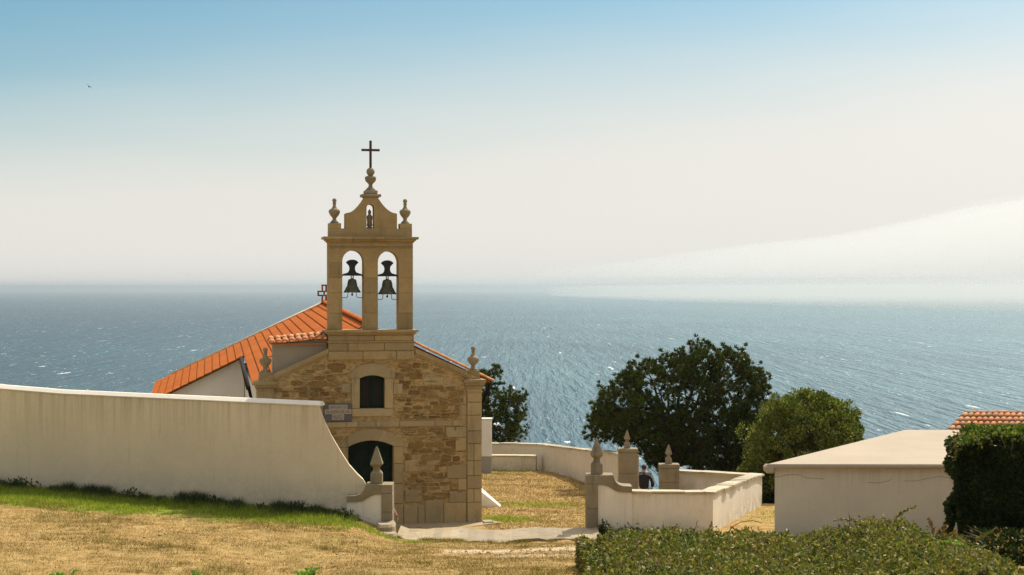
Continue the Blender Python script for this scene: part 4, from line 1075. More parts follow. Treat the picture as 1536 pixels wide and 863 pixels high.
# clipped hedge in the right foreground
HD = thing('hedge', 'shaggy mixed green hedge spreading across the foreground before the shed', 'hedge', (5.2, 32.5, gz(5.2, 32.5)))
top_px = [(884, 822), (890, 808), (898, 801), (940, 797), (1000, 796), (1050, 798), (1110, 799), (1150, 798), (1200, 803), (1235, 800), (1262, 794), (1290, 788), (1320, 780), (1345, 780), (1372, 786), (1400, 802), (1440, 808), (1470, 812), (1492, 830), (1510, 850)]
tx = np.array([(x-768)/F*34.2 for x, y in top_px]); tz = np.array([CAMZ-(y-433)/F*34.9 for x, y in top_px])
def hedge_top(X, D):
    b = np.interp(X, tx, tz)
    e = np.clip(np.minimum((D-28.9)*1.5, 35.6-D)/.6, 0, 1)
    ex = np.clip(np.minimum(X-tx[0], tx[-1]+.3-X)/.35, 0, 1)
    lump = .05*np.sin(X*3.1+D)*np.sin(D*2.7)+.03*np.sin(X*7.3)+.07*np.sin(X*5.7+D*3.3)*np.sin(D*4.9-X*1.9)
    return b+lump-(1-np.sqrt(e*ex+1e-4))*.5-.055-.012*(34.2-D)+.075*(np.sin(X*11+D*7)*np.sin(D*13-X*5))+.05*np.sin(X*19-D*9)*np.sin(D*17+X*3)
nt = 80000
X = RNG.uniform(tx[0]-.05, tx[-1]+.3, nt); D = RNG.uniform(28.8, 35.7, nt); Zt = hedge_top(X, D)
under = np.abs(RNG.normal(size=nt))*.17
P1_ = np.stack([X, D, Zt-under+.02], 1); N1 = np.tile([0, -.25, 1.0], (nt, 1))
nf = 12000
X = RNG.uniform(tx[0]-.1, tx[-1]+.3, nf); Z = RNG.uniform(0, 1, nf); yb = 28.9+.15*np.sin(X*2.1)-RNG.uniform(0, .15, nf)
Zg = ground_z(X, yb); Zt = hedge_top(X, np.full(nf, 29.5)); P2_ = np.stack([X, yb, Zg+(Zt-Zg)*Z], 1); N2 = np.tile([0, -1, .5], (nf, 1))
nl = 9000
D = RNG.uniform(28.9, 35.6, nl); xb = tx[0]-RNG.uniform(-.05, .12, nl)+.06*np.sin(D*3); Zg = ground_z(xb, D); Zt = hedge_top(np.full(nl, tx[0]+.3), D); P3_ = np.stack([xb, D, Zg+(Zt-Zg)*RNG.uniform(0, 1, nl)], 1); N3 = np.tile([-1, -.2, .5], (nl, 1))
P = np.concatenate([P1_, P2_, P3_]); N = np.concatenate([N1, N2, N3]); n = len(P)
np_mesh('foliage', leaf_quads(P, N+RNG.normal(size=(n, 3))*1.1, RNG.uniform(.05, .15, n), RNG.uniform(.025, .065, n), .15), 4, HEDGEL, HD)
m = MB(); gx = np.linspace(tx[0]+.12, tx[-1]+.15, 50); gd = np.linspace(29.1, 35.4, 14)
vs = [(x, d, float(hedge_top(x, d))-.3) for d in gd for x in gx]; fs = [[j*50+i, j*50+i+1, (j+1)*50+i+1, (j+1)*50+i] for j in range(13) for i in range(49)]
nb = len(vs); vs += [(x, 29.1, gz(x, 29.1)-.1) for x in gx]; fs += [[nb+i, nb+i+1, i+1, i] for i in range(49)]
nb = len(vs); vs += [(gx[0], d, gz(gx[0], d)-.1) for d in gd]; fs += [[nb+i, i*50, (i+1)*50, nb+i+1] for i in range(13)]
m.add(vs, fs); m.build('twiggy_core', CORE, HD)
m = MB()
for i in range(760):
    x = random.uniform(tx[0], tx[-1]); d = random.uniform(29, 35); z = float(hedge_top(x, d)) - random.uniform(0, .05)
    a = Vector((random.uniform(-1, 1), random.uniform(-.6, .3), random.uniform(.1, .9))).normalized()*random.uniform(.08, .26)
    p = Vector((x, d, z-.04)); m.tube([p, p+a*.55+Vector((0, 0, .02)), p+a], [.006, .005, .003], 4)
for px in ([(1092, 800), (1100, 789), (1112, 783), (1128, 781), (1143, 784)], [(1040, 800), (1044, 790), (1046, 781)], [(1022, 800), (1025, 790)], [(1272, 795), (1275, 782), (1273, 768)]):
    m.tube([W(x, y, 33.3) for x, y in px], .008, 5)
m.build('bare_twig', TWIG, HD)
ns = 330; sx_ = RNG.uniform(tx[0], tx[-1], ns); sd_ = RNG.uniform(29.2, 35.4, ns); sz_ = hedge_top(sx_, sd_); dirs = unit(RNG.normal(size=(ns, 3))*np.array([.6, .4, .2])+np.array([0, 0, .8])); ln_ = RNG.uniform(.06, .26, ns)
tt_ = np.tile(np.linspace(.1, 1, 7), ns); Ps = np.repeat(np.stack([sx_, sd_, sz_-.03], 1), 7, 0)+np.repeat(dirs*ln_[:, None], 7, 0)*tt_[:, None]
np_mesh('shoot', leaf_quads(Ps, np.repeat(dirs, 7, 0)*.5+RNG.normal(size=(ns*7, 3))*.7, RNG.uniform(.05, .10, ns*7), RNG.uniform(.025, .05, ns*7), .1), 4, HEDGEL, HD)
def frond(px, d, mat, nl_=26, L=.11, name='sprig'):
    P_ = [W(x, y, d) for x, y in px]; s_ = []
    m = MB(); m.tube(P_, [.010]+[.006]*(len(P_)-1), 5)
    so = m.build(name, TWIG, HD)
    pts_ = []; dr_ = []
    for k in range(nl_):
        t_ = .12+.88*k/nl_; f_ = t_*(len(P_)-1); i = min(int(f_), len(P_)-2); p = P_[i].lerp(P_[i+1], f_-i); tn = (P_[i+1]-P_[i]).normalized()
        for sd in (-1, 1):
            dd = tn*.7+Vector((sd*.5*tn.z, sd*.5, -sd*.6*tn.x)); pts_.append(tuple(p)); dr_.append(tuple(dd))
    pts_ = np.array(pts_); dr_ = np.array(dr_)+RNG.normal(size=(len(pts_), 3))*.25
    np_mesh('leaflet', leaf_quads(pts_, dr_, RNG.uniform(.7, 1.2, len(pts_))*L*np.repeat(np.linspace(1, .45, nl_), 2), L*.42), 4, mat, so)
frond([(1340, 790), (1346, 774), (1358, 767), (1375, 759)], 33.0, HEDGEL)
frond([(1288, 796), (1283, 782), (1268, 779), (1250, 781)], 33.0, HEDGEL, 16, .09)
frond([(1400, 806), (1398, 790), (1392, 777)], 33.0, DRYL, 18, .13); frond([(1402, 806), (1412, 795), (1420, 789)], 33.0, DRYL, 18, .13); frond([(1404, 808), (1422, 804), (1434, 796)], 33.0, DRYL, 16, .12)
frond([(1462, 815), (1475, 803), (1495, 792)], 33.0, HEDGEL, 22, .11); frond([(1385, 812), (1405, 808), (1430, 812), (1445, 818)], 33.0, FERNL, 22, .10)
frond([(1270, 800), (1275, 786), (1274, 772)], 33.0, HEDGEL, 10, .08); frond([(1440, 845), (1455, 835), (1478, 845)], 32.2, DRYL, 20, .12)
frond([(1060, 800), (1066, 790), (1068, 783)], 33.2, DRYL, 10, .08); frond([(1008, 800), (1012, 793), (1016, 786)], 33.2, DRYL, 10, .07)

# ivy-clad block at the right edge
IV = thing('ivy_wall', 'tall wall smothered in dark ivy at the right edge of the garden', 'ivy wall', (12.0, 39.5, gz(12, 39.5)))
xl = (1434-768)/F*39.0; zt = CAMZ-(667-433)/F*39.0
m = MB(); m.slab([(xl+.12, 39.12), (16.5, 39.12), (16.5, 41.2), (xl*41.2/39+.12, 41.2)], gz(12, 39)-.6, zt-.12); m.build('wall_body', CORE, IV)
n = 60000; X = RNG.uniform(xl, 15.2, n); u_ = RNG.uniform(0, 1, n); Zb = ground_z(X, np.full(n, 39.0))
bul = .16*np.sin(X*3.1+u_*4)*np.sin(u_*9)+.09*np.sin(X*8+u_*7)
Pf = np.stack([X, 39.05-bul*.9-RNG.uniform(0, .16, n), Zb+(zt-Zb)*u_], 1); Nf = np.tile([0, -1, -.35], (n, 1))
n2 = 20000; X = xl+RNG.uniform(0, 1, n2)**1.1*(15.2-xl); D = RNG.uniform(38.9, 41.3, n2); X = X+(D/39-1)*xl
topz = zt+.02+.12*sstep(X, xl, xl+1.2)+.09*np.sin(X*4.3+1)*np.sin(D*3)+.05*np.sin(X*11)-.14*np.clip(1-(X-xl*D/39)/.35, 0, 1)
Pt = np.stack([X, D, topz-np.abs(RNG.normal(size=n2))*.09+RNG.uniform(0, .06, n2)], 1); Nt = np.tile([0, -.3, 1.0], (n2, 1))
n3 = 9000; D = RNG.uniform(39, 41.2, n3); u_ = RNG.uniform(0, 1, n3); Zb = ground_z(np.full(n3, xl), D)
Pl = np.stack([xl*D/39+.05-RNG.uniform(0, .16, n3)+.12*np.sin(u_*9+D)+.06*np.sin(u_*23)+.10*np.clip(u_-.8, 0, 1)*3, D, Zb+(zt-Zb)*u_], 1); Nl = np.tile([-1, 0, -.3], (n3, 1))
P = np.concatenate([Pf, Pt[::2], Pl]); N = np.concatenate([Nf, Nt[::2], Nl]); n = len(P)
np_mesh('foliage', leaf_quads(P, N+RNG.normal(size=(n, 3))*.6, RNG.uniform(.06, .12, n), RNG.uniform(.05, .09, n), .1), 4, IVYL, IV)
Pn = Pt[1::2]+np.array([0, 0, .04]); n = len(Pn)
np_mesh('sunlit_top', leaf_quads(Pn, np.array([0, -.4, .9])+RNG.normal(size=(n, 3))*.6, RNG.uniform(.07, .13, n), RNG.uniform(.05, .085, n), .1), 4, SUNLIT_IVYL, IV)  # paler leaves on top: sunlight on the ivy put into their colour
m = MB(); lp, ld = [], []
for (ax, ay, bx, by) in ((1440, 655, 1424, 668), (1436, 664, 1421, 684), (1446, 652, 1432, 650), (1438, 672, 1428, 692), (1460, 650, 1472, 672), (1500, 652, 1512, 690), (1478, 655, 1490, 668), (1520, 655, 1516, 684)):
    a, b = W(ax, ay, 38.9), W(bx, by, 38.75); mdl = a.lerp(b, .5)+Vector((0, -.05, .05)); m.tube([a, mdl, b], .006, 4)
    for k in range(10):
        p = a.lerp(b, (k+1)/10); lp.append(tuple(p)); ld.append((random.uniform(-1, 1), -.6, random.uniform(-.4, .8)))
so = m.build('trailing_stem', TWIG, IV); lp = np.array(lp); np_mesh('leaflet', leaf_quads(lp, np.array(ld), RNG.uniform(.07, .12, len(lp)), .07), 4, HEDGEL, so)

def shrub(px, py, d, rx, rz, label):
    p = W(px, py, d); zg = gz(p.x, d); top = p.z+rz
    t_ = thing('shrub', label, 'shrub', (p.x, d, zg), 0, 'shrubs under the trees')
    n = 9000; u_ = unit(RNG.normal(size=(n, 3)))*(RNG.uniform(.2, 1, (n, 1))**.4)
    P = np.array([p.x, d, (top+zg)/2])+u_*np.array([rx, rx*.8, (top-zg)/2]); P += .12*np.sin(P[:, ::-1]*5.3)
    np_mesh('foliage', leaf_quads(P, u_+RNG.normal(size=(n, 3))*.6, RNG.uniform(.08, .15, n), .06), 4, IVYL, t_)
    m = MB()
    for k in range(24):
        e = Vector((random.uniform(-rx, rx)*.7, random.uniform(-rx, rx)*.5, (top-zg)*random.uniform(.5, .9))); m.tube([(p.x, d, zg-.1), Vector((p.x, d, zg))+e*.5+Vector((0, 0, .2)), Vector((p.x, d, zg))+e], [.03, .02, .008], 5)
    m.build('stem', BARK, t_)
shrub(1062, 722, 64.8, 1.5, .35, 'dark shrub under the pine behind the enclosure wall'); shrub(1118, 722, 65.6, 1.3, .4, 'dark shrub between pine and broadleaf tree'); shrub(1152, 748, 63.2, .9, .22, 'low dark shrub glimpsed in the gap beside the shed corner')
# dark bramble between hedge and ivy
BR = thing('bramble', 'dark tangled bramble filling the corner between hedge and ivy wall', 'bramble', (10.6, 36.8, gz(10.6, 36.8)))
n = 15000; u_ = RNG.normal(size=(n, 3)); u_ = unit(u_)*(RNG.uniform(.4, 1, (n, 1))**.5); u_[:, 2] = np.abs(u_[:, 2])
P = np.array([10.75, 36.9, gz(10.6, 36.8)-.1])+u_*np.array([1.35, 1.7, .75]); P[:, 2] += .10*np.sin(P[:, 0]*6)*np.sin(P[:, 1]*5)
np_mesh('foliage', leaf_quads(P, u_+RNG.normal(size=(n, 3))*.7, RNG.uniform(.06, .12, n), .055), 4, IVYL, BR)
n = 900; i_ = RNG.integers(0, len(P), n); np_mesh('dry_leaves', leaf_quads(P[i_]+u_[i_]*.05, u_[i_]+RNG.normal(size=(n, 3))*.7, .11, .05), 4, DRYL, BR)
m = MB()
for k in range(60):
    a = random.uniform(0, 6.28); q_ = Vector((10.75, 36.9, gz(10.6, 36.8)-.15)); e = Vector((math.cos(a)*random.uniform(.4, 1.4), math.sin(a)*random.uniform(.4, 1.7), random.uniform(.4, .85)))
    m.tube([q_, q_+e*.6+Vector((0, 0, .2)), q_+e], [.012, .008, .004], 4)
m.build('stem', TWIG, BR)

# weeds against the walls
def weed(px, py, d, h, w, label, mat=WEEDL, nl_=260):
    p = W(px, py, d); zg = gz(p.x, d)
    t_ = thing('weed', label, 'weed', (p.x, d, zg), 0, 'weeds at the foot of the walls')
    P = np.stack([RNG.normal(size=nl_)*w*.45, RNG.normal(size=nl_)*.10, np.abs(RNG.normal(size=nl_))*h*.45], 1); P[:, 2] = np.minimum(P[:, 2], h*(1-(P[:, 0]/w)**2*.6).clip(.2, 1))
    P += np.array([p.x, d, zg]); Nn = np.tile([0, -.3, .9], (nl_, 1))+RNG.normal(size=(nl_, 3))*.7
    np_mesh('foliage', leaf_quads(P, Nn, RNG.uniform(.06, .13, nl_), .045), 4, mat, t_)
    m = MB()
    for k in range(7): m.tube([(p.x+random.uniform(-w, w)*.3, d, zg-.03), (p.x+random.uniform(-w, w)*.5, d+random.uniform(-.1, .1), zg+h*random.uniform(.4, .9))], .006, 4)
    m.build('stem', TWIG, t_)
weed(25, 745, 50.5, .34, .75, 'broad dark weed clump against the white wall, farthest left', nl_=420); weed(195, 755, 49.6, .32, .42, 'leafy dark weed bush against the white wall under the orange roof', nl_=320)
weed(315, 768, 49.0, .30, .30, 'dark weed tuft against the white wall left of the larger pair'); weed(393, 772, 48.5, .24, .22, 'slim weed tuft at the foot of the white wall, mid-way to the scooped end', nl_=160); weed(448, 775, 48.2, .34, .32, 'rounded weed bush at the foot of the white wall near its scooped end')
weed(516, 782, 47.8, .24, .36, 'low weed patch under the rendered shoulder of the left gate pier', nl_=240); weed(905, 797, 48.8, .38, .22, 'dark upright weed at the foot of the right gate pier', nl_=220); weed(945, 797, 48.9, .22, .45, 'low dark weed patch along the near enclosure wall', nl_=240); weed(1013, 797, 48.9, .22, .20, 'small round weed by the enclosure wall, half behind the hedge', nl_=160)
def fern(px, d, label, hw):
    p = W(px, 853, d); zg = gz(p.x, d); ht = p.z-zg
    t_ = thing('fern', label, 'fern', (p.x, d, zg), 0, 'ferns poking up along the near edge')
    for k in range(6):
        a = 2*math.pi*k/6+.4; e = Vector((math.cos(a)*hw, math.sin(a)*hw, 0)); b = Vector((p.x, d, zg)); hh = ht*random.uniform(.7, 1.05)
        c = [b, b+e*.3+Vector((0, 0, hh*.6)), b+e*.7+Vector((0, 0, hh*.97)), b+e+Vector((0, 0, hh*.95))]
        m = MB(); m.tube(c, [.008, .006, .005, .003], 5); s_ = m.build('frond', FERNL, t_)
        pp, dd = [], []
        for j in range(24):
            f_ = .3+.7*j/24; i = min(int(f_*3), 2); q_ = c[i].lerp(c[i+1], f_*3-i); tn = (c[i+1]-c[i]).normalized(); sd = tn.cross(Vector((0, 0, 1))).normalized()
            for sg in (-1, 1): pp.append(tuple(q_)); dd.append(tuple(tn*.5+sd*sg))
        np_mesh('leaflet', leaf_quads(np.array(pp), np.array(dd), np.repeat(np.linspace(.13, .04, 24), 2), .035), 4, FERNL, s_)
fern(96, 27.0, 'bright green fern at the near lawn edge, leftmost of three', .22); fern(300, 26.5, 'bright green fern at the near lawn edge, middle of three', .16); fern(460, 26.5, 'bright green fern at the near lawn edge, rightmost of three', .20)

# ------------------------------------------------------------------ grass
def blades(X, D, h, w, lean, mat, name):
    n = len(X); Z = ground_z(X, D)-.006
    B = np.stack([X, D, Z], 1); a = RNG.uniform(0, 2*np.pi, n); S = np.stack([np.cos(a), np.sin(a), np.zeros(n)], 1)*w[:, None]*.5
    ln = RNG.normal(size=(n, 2))*lean; T_ = B+np.stack([ln[:, 0]*h, ln[:, 1]*h, h], 1)
    o = np_mesh(name, np.stack([B-S, B+S, T_], 1), 3, mat); tag(o, kind='stuff'); return o
def m_dryblade():
    t = NT('dry_blades')
    c = t.ramp(t.rand(), [(0, (.24, .15, .045)), (.4, (.41, .265, .09)), (.75, (.52, .365, .15)), (.9, (.22, .17, .045)), (1, (.62, .47, .25))])
    n4 = t.noise(t.co((.6, .9, 1)), .9, 7, .75); n1 = t.noise(t.co((.5, 1, 1)), .35, 5, .65); n5 = t.noise(t.co((.8, 1.2, 1)), 3.0, 5, .7)
    c = t.mix(t.math('MULTIPLY', t.ramp(n4, [(.47, 0), (.66, 1)]), .75), c, (.20, .125, .04))
    c = t.mix(t.math('MULTIPLY', t.ramp(n1, [(.50, 0), (.68, 1)]), .5), c, (.20, .19, .04))
    c = t.mix(t.math('MULTIPLY', t.ramp(n5, [(.55, 0), (.72, 1)]), .5), c, (.15, .09, .03))
    return t.bsdf(c, .85, None, 0, .08)
GDRY = m_dryblade()
GTUFT = m_leaf('tuft_blades', [(0, (.13, .085, .025)), (.35, (.24, .165, .05)), (.6, (.17, .16, .03)), (.8, (.34, .25, .09)), (1, (.50, .38, .17))], .25, .75, .1)
GGRN = m_leaf('green_blades', [(0, (.10, .15, .014)), (.4, (.22, .29, .024)), (.75, (.35, .40, .05)), (.88, (.42, .37, .10)), (1, (.52, .42, .17))], .45, .6, .15)
n = 150000
D = 30+18.5*RNG.uniform(0, 1, n)**.8; X = RNG.uniform(-.315, .10, n)*D
ok = (D < dwall(X)-.1) & ~((X > -3.9) & (D > 46.6)); keep = RNG.uniform(0, 1, n) < np.where((np.abs(D-(42.2+.25*X)) < 1.1) & (X > -1.8), .18, 1.0); ok &= keep
X, D = X[ok], D[ok]; n = len(X)
blades(X, D, RNG.uniform(.018, .055, n), RNG.uniform(.006, .014, n), .8, GDRY, 'dry_grass')
nc = 1500; cd = 31+16*RNG.uniform(0, 1, nc)**.8; cx = RNG.uniform(-.31, .09, nc)*cd
pr_ = np.sin(cx*1.1+cd*.6)+np.sin(cx*.47-cd*1.3)+RNG.normal(size=nc)*.6; sel = (pr_ > .55) & (cd < dwall(cx)-1.0) & ~((cx > -4.0) & (cd > 46.3)) & ~((np.abs(cd-(42.2+.25*cx)) < 1.2) & (cx > -1.5))
cx, cd = cx[sel], cd[sel]; nb_ = 34; rr = RNG.uniform(.05, .22, len(cx))
X = np.repeat(cx, nb_)+RNG.normal(size=len(cx)*nb_)*np.repeat(rr, nb_)*1.6; D = np.repeat(cd, nb_)+RNG.normal(size=len(cx)*nb_)*np.repeat(rr, nb_); n = len(X)
blades(X, D, RNG.uniform(.05, .15, n), RNG.uniform(.008, .016, n), .75, GTUFT, 'tufted_grass')
n = 60000; D = RNG.uniform(49.6, 84, n); X = RNG.uniform(-2.8, 4.2, n)
bnd = np.interp(D, [60.9, 73.5, 82], [4.0, 2.8, 1.1]); ok = (X < np.where(D > 58, bnd, 2.0+(D-49.5)*.3)) & (X > -.95-(D-52)*.19)
X, D = X[ok], D[ok]; n = len(X)
blades(X, D, RNG.uniform(.03, .08, n), RNG.uniform(.012, .022, n), .7, GDRY, 'dry_grass')
n = 70000; X = RNG.uniform(-16.5, -4.3, n); q_ = RNG.uniform(0, 1, n)**1.2*4.6+.02; D = dwall(X)-q_
den = RNG.uniform(0, 1, n) < np.clip(1.5-q_/(2.3+np.clip(-X-7, 0, 6)*.25)+.3*np.sin(X*2.2+D*.8)+.3*np.sin(X*5.1-D*2.1)+.2*np.sin(X*.9), .03, 1)*np.clip((-X-3.6)/3, .25, 1); X, D, q_ = X[den], D[den], q_[den]; n = len(X)
blades(X, D, RNG.uniform(.06, .20, n)*np.clip(1.3-q_*.22, .4, 1.3), RNG.uniform(.012, .024, n), .45, GGRN, 'green_grass')
n = 26000; X = RNG.uniform(-17, -4.2, n); q_ = np.abs(RNG.normal(size=n))*.55+.03; D = dwall(X)-q_; n = len(X)
hh = RNG.uniform(.10, .30, n)*np.clip(1.0+.45*np.sin(X*1.9)+.35*np.sin(X*4.7+1)+.3*np.sin(X*11), .25, 1.6)*np.clip((-X-3.7)/2.5, .35, 1)*np.clip(1.2-q_*.5, .4, 1)
blades(X, D, hh, RNG.uniform(.014, .032, n), .35, WEEDL, 'rank_grass')  # tall weedy grass, its dark colour also deepening the wall's shadow
n = 7000; X = RNG.uniform(-3.3, 2.6, n); D = 47.1+.22*np.sin(X*1.7)+.12*np.sin(X*5.1)-np.abs(RNG.normal(size=n))*.16; ok = np.sin(X*3.3+1)+np.sin(X*7.1)+RNG.normal(size=n)*.5 > .1; X, D = X[ok], D[ok]; n = len(X)
blades(X, D, RNG.uniform(.04, .13, n), RNG.uniform(.010, .018, n), .6, GTUFT, 'edge_grass')
n = 9000; k = RNG.integers(0, 5, n); cc = np.array([(-.2, 54.0, .8, 1.2), (.8, 59.8, 2.0, .8), (-.2, 81, 1.6, 1.2), (-3.9, 46.5, 1.2, .5), (9.3, 55, 1.2, 2.5)])
X = cc[k, 0]+RNG.normal(size=n)*cc[k, 2]*.6; D = cc[k, 1]+RNG.normal(size=n)*cc[k, 3]*.6
ok = ~((X > -3.4) & (X < 2.5) & (D > 46.9) & (D < 49.5)) & (X > -1.0-(D-52)*.19*(D > 52)-20*(D < 50)); X, D = X[ok], D[ok]; n = len(X)
blades(X, D, RNG.uniform(.04, .11, n), RNG.uniform(.012, .02, n), .5, GGRN, 'green_grass')

m = MB()
for k in range(160):
    if k < 110: d = random.gauss(42.0, 1.6); x = random.uniform(-1.5, 5.0)
    else: d = random.uniform(34, 46); x = random.uniform(-9, 2)
    r_ = random.uniform(.012, .045); m.ball((x, d, gz(x, d)+r_*.3), r_, 6, 4, (random.uniform(.8, 1.4), random.uniform(.8, 1.3), .7))
tag(m.build('pebbles', GRAN_PALE), kind='stuff')

# ------------------------------------------------------------------ people and bird
def skin(name, V, Eg, Rd, mat, parent, sub=2, sx=1.0):
    me = bpy.data.meshes.new(name); me.from_pydata([tuple(v) for v in V], Eg, []); o = bpy.data.objects.new(name+'_tmp', me); COL.objects.link(o)
    md = o.modifiers.new('s', 'SKIN'); sd = me.skin_vertices[0].data
    for i, r in enumerate(Rd): sd[i].radius = (r*sx, r) if not isinstance(r, tuple) else r
    sd[0].use_root = True; md.use_smooth_shade = True
    s_ = o.modifiers.new('u', 'SUBSURF'); s_.levels = sub; s_.render_levels = sub
    dg = bpy.context.evaluated_depsgraph_get(); dg.update()
    m2 = bpy.data.meshes.new_from_object(o.evaluated_get(dg)); m2.name = name
    bpy.data.objects.remove(o); m2.materials.clear(); m2.materials.append(mat)
    for p in m2.polygons: p.use_smooth = True
    return link(bpy.data.objects.new(name, m2), parent)
class Sk:
    def __init__(s): s.V = []; s.E = []; s.R = []
    def p(s, co, r, par=None):
        s.V.append(Vector(co)); s.R.append(r); i = len(s.V)-1
        if par is not None: s.E.append((par, i))
        return i
def hand(sk, wr, dirv, side, back):
    """palm and five separate fingers continuing from wrist vertex wr along dirv; side = towards the thumb, back = back of the hand"""
    w = sk.V[wr]; dv = Vector(dirv).normalized(); sd = Vector(side).normalized(); bk = Vector(back).normalized()
    pm = sk.p(w+dv*.05, (.030, .018), wr); pk = sk.p(w+dv*.085, (.034, .015), pm)
    for k, (off, ln) in enumerate(((.030, .068), (.010, .078), (-.011, .072), (-.031, .056))):
        a = sk.p(w+dv*.10+sd*off, .0095, pk); b = sk.p(w+dv*(.10+ln*.5)+sd*off*1.08-bk*.010, .0088, a); sk.p(w+dv*(.10+ln*.92)+sd*off*1.05-bk*.032, .0072, b)
    a = sk.p(w+dv*.045+sd*.038-bk*.004, .011, pm); b = sk.p(w+dv*.075+sd*.056-bk*.012, .0098, a); sk.p(w+dv*.10+sd*.058-bk*.022, .008, b)
def head(sk, neck, up, fwd):
    n = sk.V[neck]; up = Vector(up).normalized(); f = Vector(fwd).normalized(); sd = f.cross(up)
    a = sk.p(n+up*.07+f*.015, .070, neck); b = sk.p(n+up*.15+f*.015, .088, a); c = sk.p(n+up*.215, .072, b)
    nb = sk.p(n+up*.11+f*.095, .014, a)
    for s_ in (-1, 1): sk.p(n+up*.12+sd*s_*.088, (.014, .02), b)
    return n+up*.14
def face(center, up, fwd, parent):
    up = Vector(up).normalized(); f = Vector(fwd).normalized(); sd = f.cross(up); m = MB()
    for s_ in (-1, 1): MB().ball(center+f*.088+sd*s_*.032+up*.01, .012, 8, 6).build('eye', LETTER, parent)
    m = MB(); m.tube([center+f*.090-sd*.022-up*.055, center+f*.097-up*.055, center+f*.090+sd*.022-up*.055], .006, 6); m.build('mouth', m_simple('lips', (.36, .13, .11), .5), parent)

# man walking out through the rear gate, seen from behind
pw = W(966, 700, 63.0); hx = pw.x; zg = gz(hx, 63.0)
PS = thing('person', 'person in black jacket with grey shoulder stripes walking out of the rear gate', 'person', (hx, 63.0, zg), R(-6), local=True)
top_needed = CAMZ-(697-433)/F*63-zg              # standing height
S_ = top_needed/1.78
b = Sk()
pel = b.p((0, 0, .95*S_), .13); sp1 = b.p((0, -.01, 1.12*S_), .125, pel); sp2 = b.p((0, 0, 1.30*S_), .145, sp1); ch_ = b.p((0, 0, 1.42*S_), .12, sp2); nk = b.p((0, .02, 1.53*S_), .055, ch_)
hc = head(b, nk, (0, .12, 1), (0.05, 1, 0))
for s_ in (-1, 1):
    sh = b.p((s_*.17*S_, 0, 1.44*S_), .07, ch_); el = b.p((s_*.30*S_, -.05, 1.17*S_), .05, sh); wr = b.p((s_*.28*S_, .12, .97*S_), .032, el); hand(b, wr, (0, .5, -1), (-s_*1, .5, 0), (s_*.8, -.3, .2))
    hp = b.p((s_*.09*S_, 0, .88*S_), .09, pel); kn = b.p((s_*.10*S_, .03+s_*.10, .50*S_), .062, hp); an = b.p((s_*.10*S_, s_*.16-.04, .09*S_), .04, kn); b.p((s_*.11*S_, s_*.16+.10, .045), .035, an)
body = skin('body', b.V, b.E, b.R, SKIN, PS); face(hc, (0, .12, 1), (.05, 1, 0), PS)
j = Sk(); p0 = j.p((0, 0, .88*S_), (.20, .15)); p1 = j.p((0, -.01, 1.10*S_), (.20, .155), p0); p2 = j.p((0, -.005, 1.30*S_), (.215, .165), p1); p3 = j.p((0, 0, 1.43*S_), (.16, .13), p2); j.p((0, .01, 1.52*S_), .075, p3)
for s_ in (-1, 1):
    sh = j.p((s_*.20*S_, 0, 1.43*S_), .095, p3); el = j.p((s_*.31*S_, -.05, 1.17*S_), .082, sh); j.p((s_*.285*S_, .10, .99*S_), .066, el)
skin('jacket', j.V, j.E, j.R, JACKET, PS)
m = MB()
for s_ in (-1, 1):
    for o_ in (0, .028): m.tube([(s_*.02, -.125-o_*.4, (1.50-o_*1.4)*S_), (s_*.14, -.108-o_*.3, (1.475-o_*1.4)*S_), (s_*(.265+o_*.2), -.085-o_*.5, (1.41-o_)*S_), (s_*(.33+o_*.2), -.118-o_*.2, 1.27*S_), (s_*(.365+o_*.1), -.115-o_*.2, 1.15*S_)], .011, 6)
m.build('shoulder_stripe', STRIPE, PS)
tr = Sk(); p0 = tr.p((0, 0, .96*S_), .145); 
for s_ in (-1, 1):
    hp = tr.p((s_*.09*S_, 0, .86*S_), .105, p0); kn = tr.p((s_*.10*S_, .03+s_*.10, .50*S_), .08, hp); tr.p((s_*.10*S_, s_*.16-.04, .12*S_), .066, kn)
skin('trousers', tr.V, tr.E, tr.R, JEANS, PS)
m = MB(); m.ball(hc+Vector((0, -.012, .028)), .104, 16, 10, (.93, 1.0, 1.0)); m.build('hair', HAIR, PS)
for s_ in (-1, 1): MB().ball((s_*.11*S_, s_*.16+.03, .05), .05, 10, 7, (.95, 2.4, .9)).build('shoe', BLACKW, PS)

# someone sitting behind the left pier, only the hanging forearm shows beside it
hp_ = W(594, 770, 49.0)
zS = gz(-3.4, 49.1)
PT = thing('person', 'person seated behind the left gate pier, one bare forearm hanging beside it', 'person', (-3.72, 49.05, zS), 0, local=True)
seat = .34
b = Sk()
pel = b.p((0, .10, seat+.10), .13); s1 = b.p((0, .06, seat+.28), .12, pel); s2 = b.p((0, .04, seat+.46), .14, s1); ch_ = b.p((0, .05, seat+.56), .11, s2); nk = b.p((0, .09, seat+.67), .052, ch_)
hc = head(b, nk, (0, .45, 1), (0, 1, -.35))
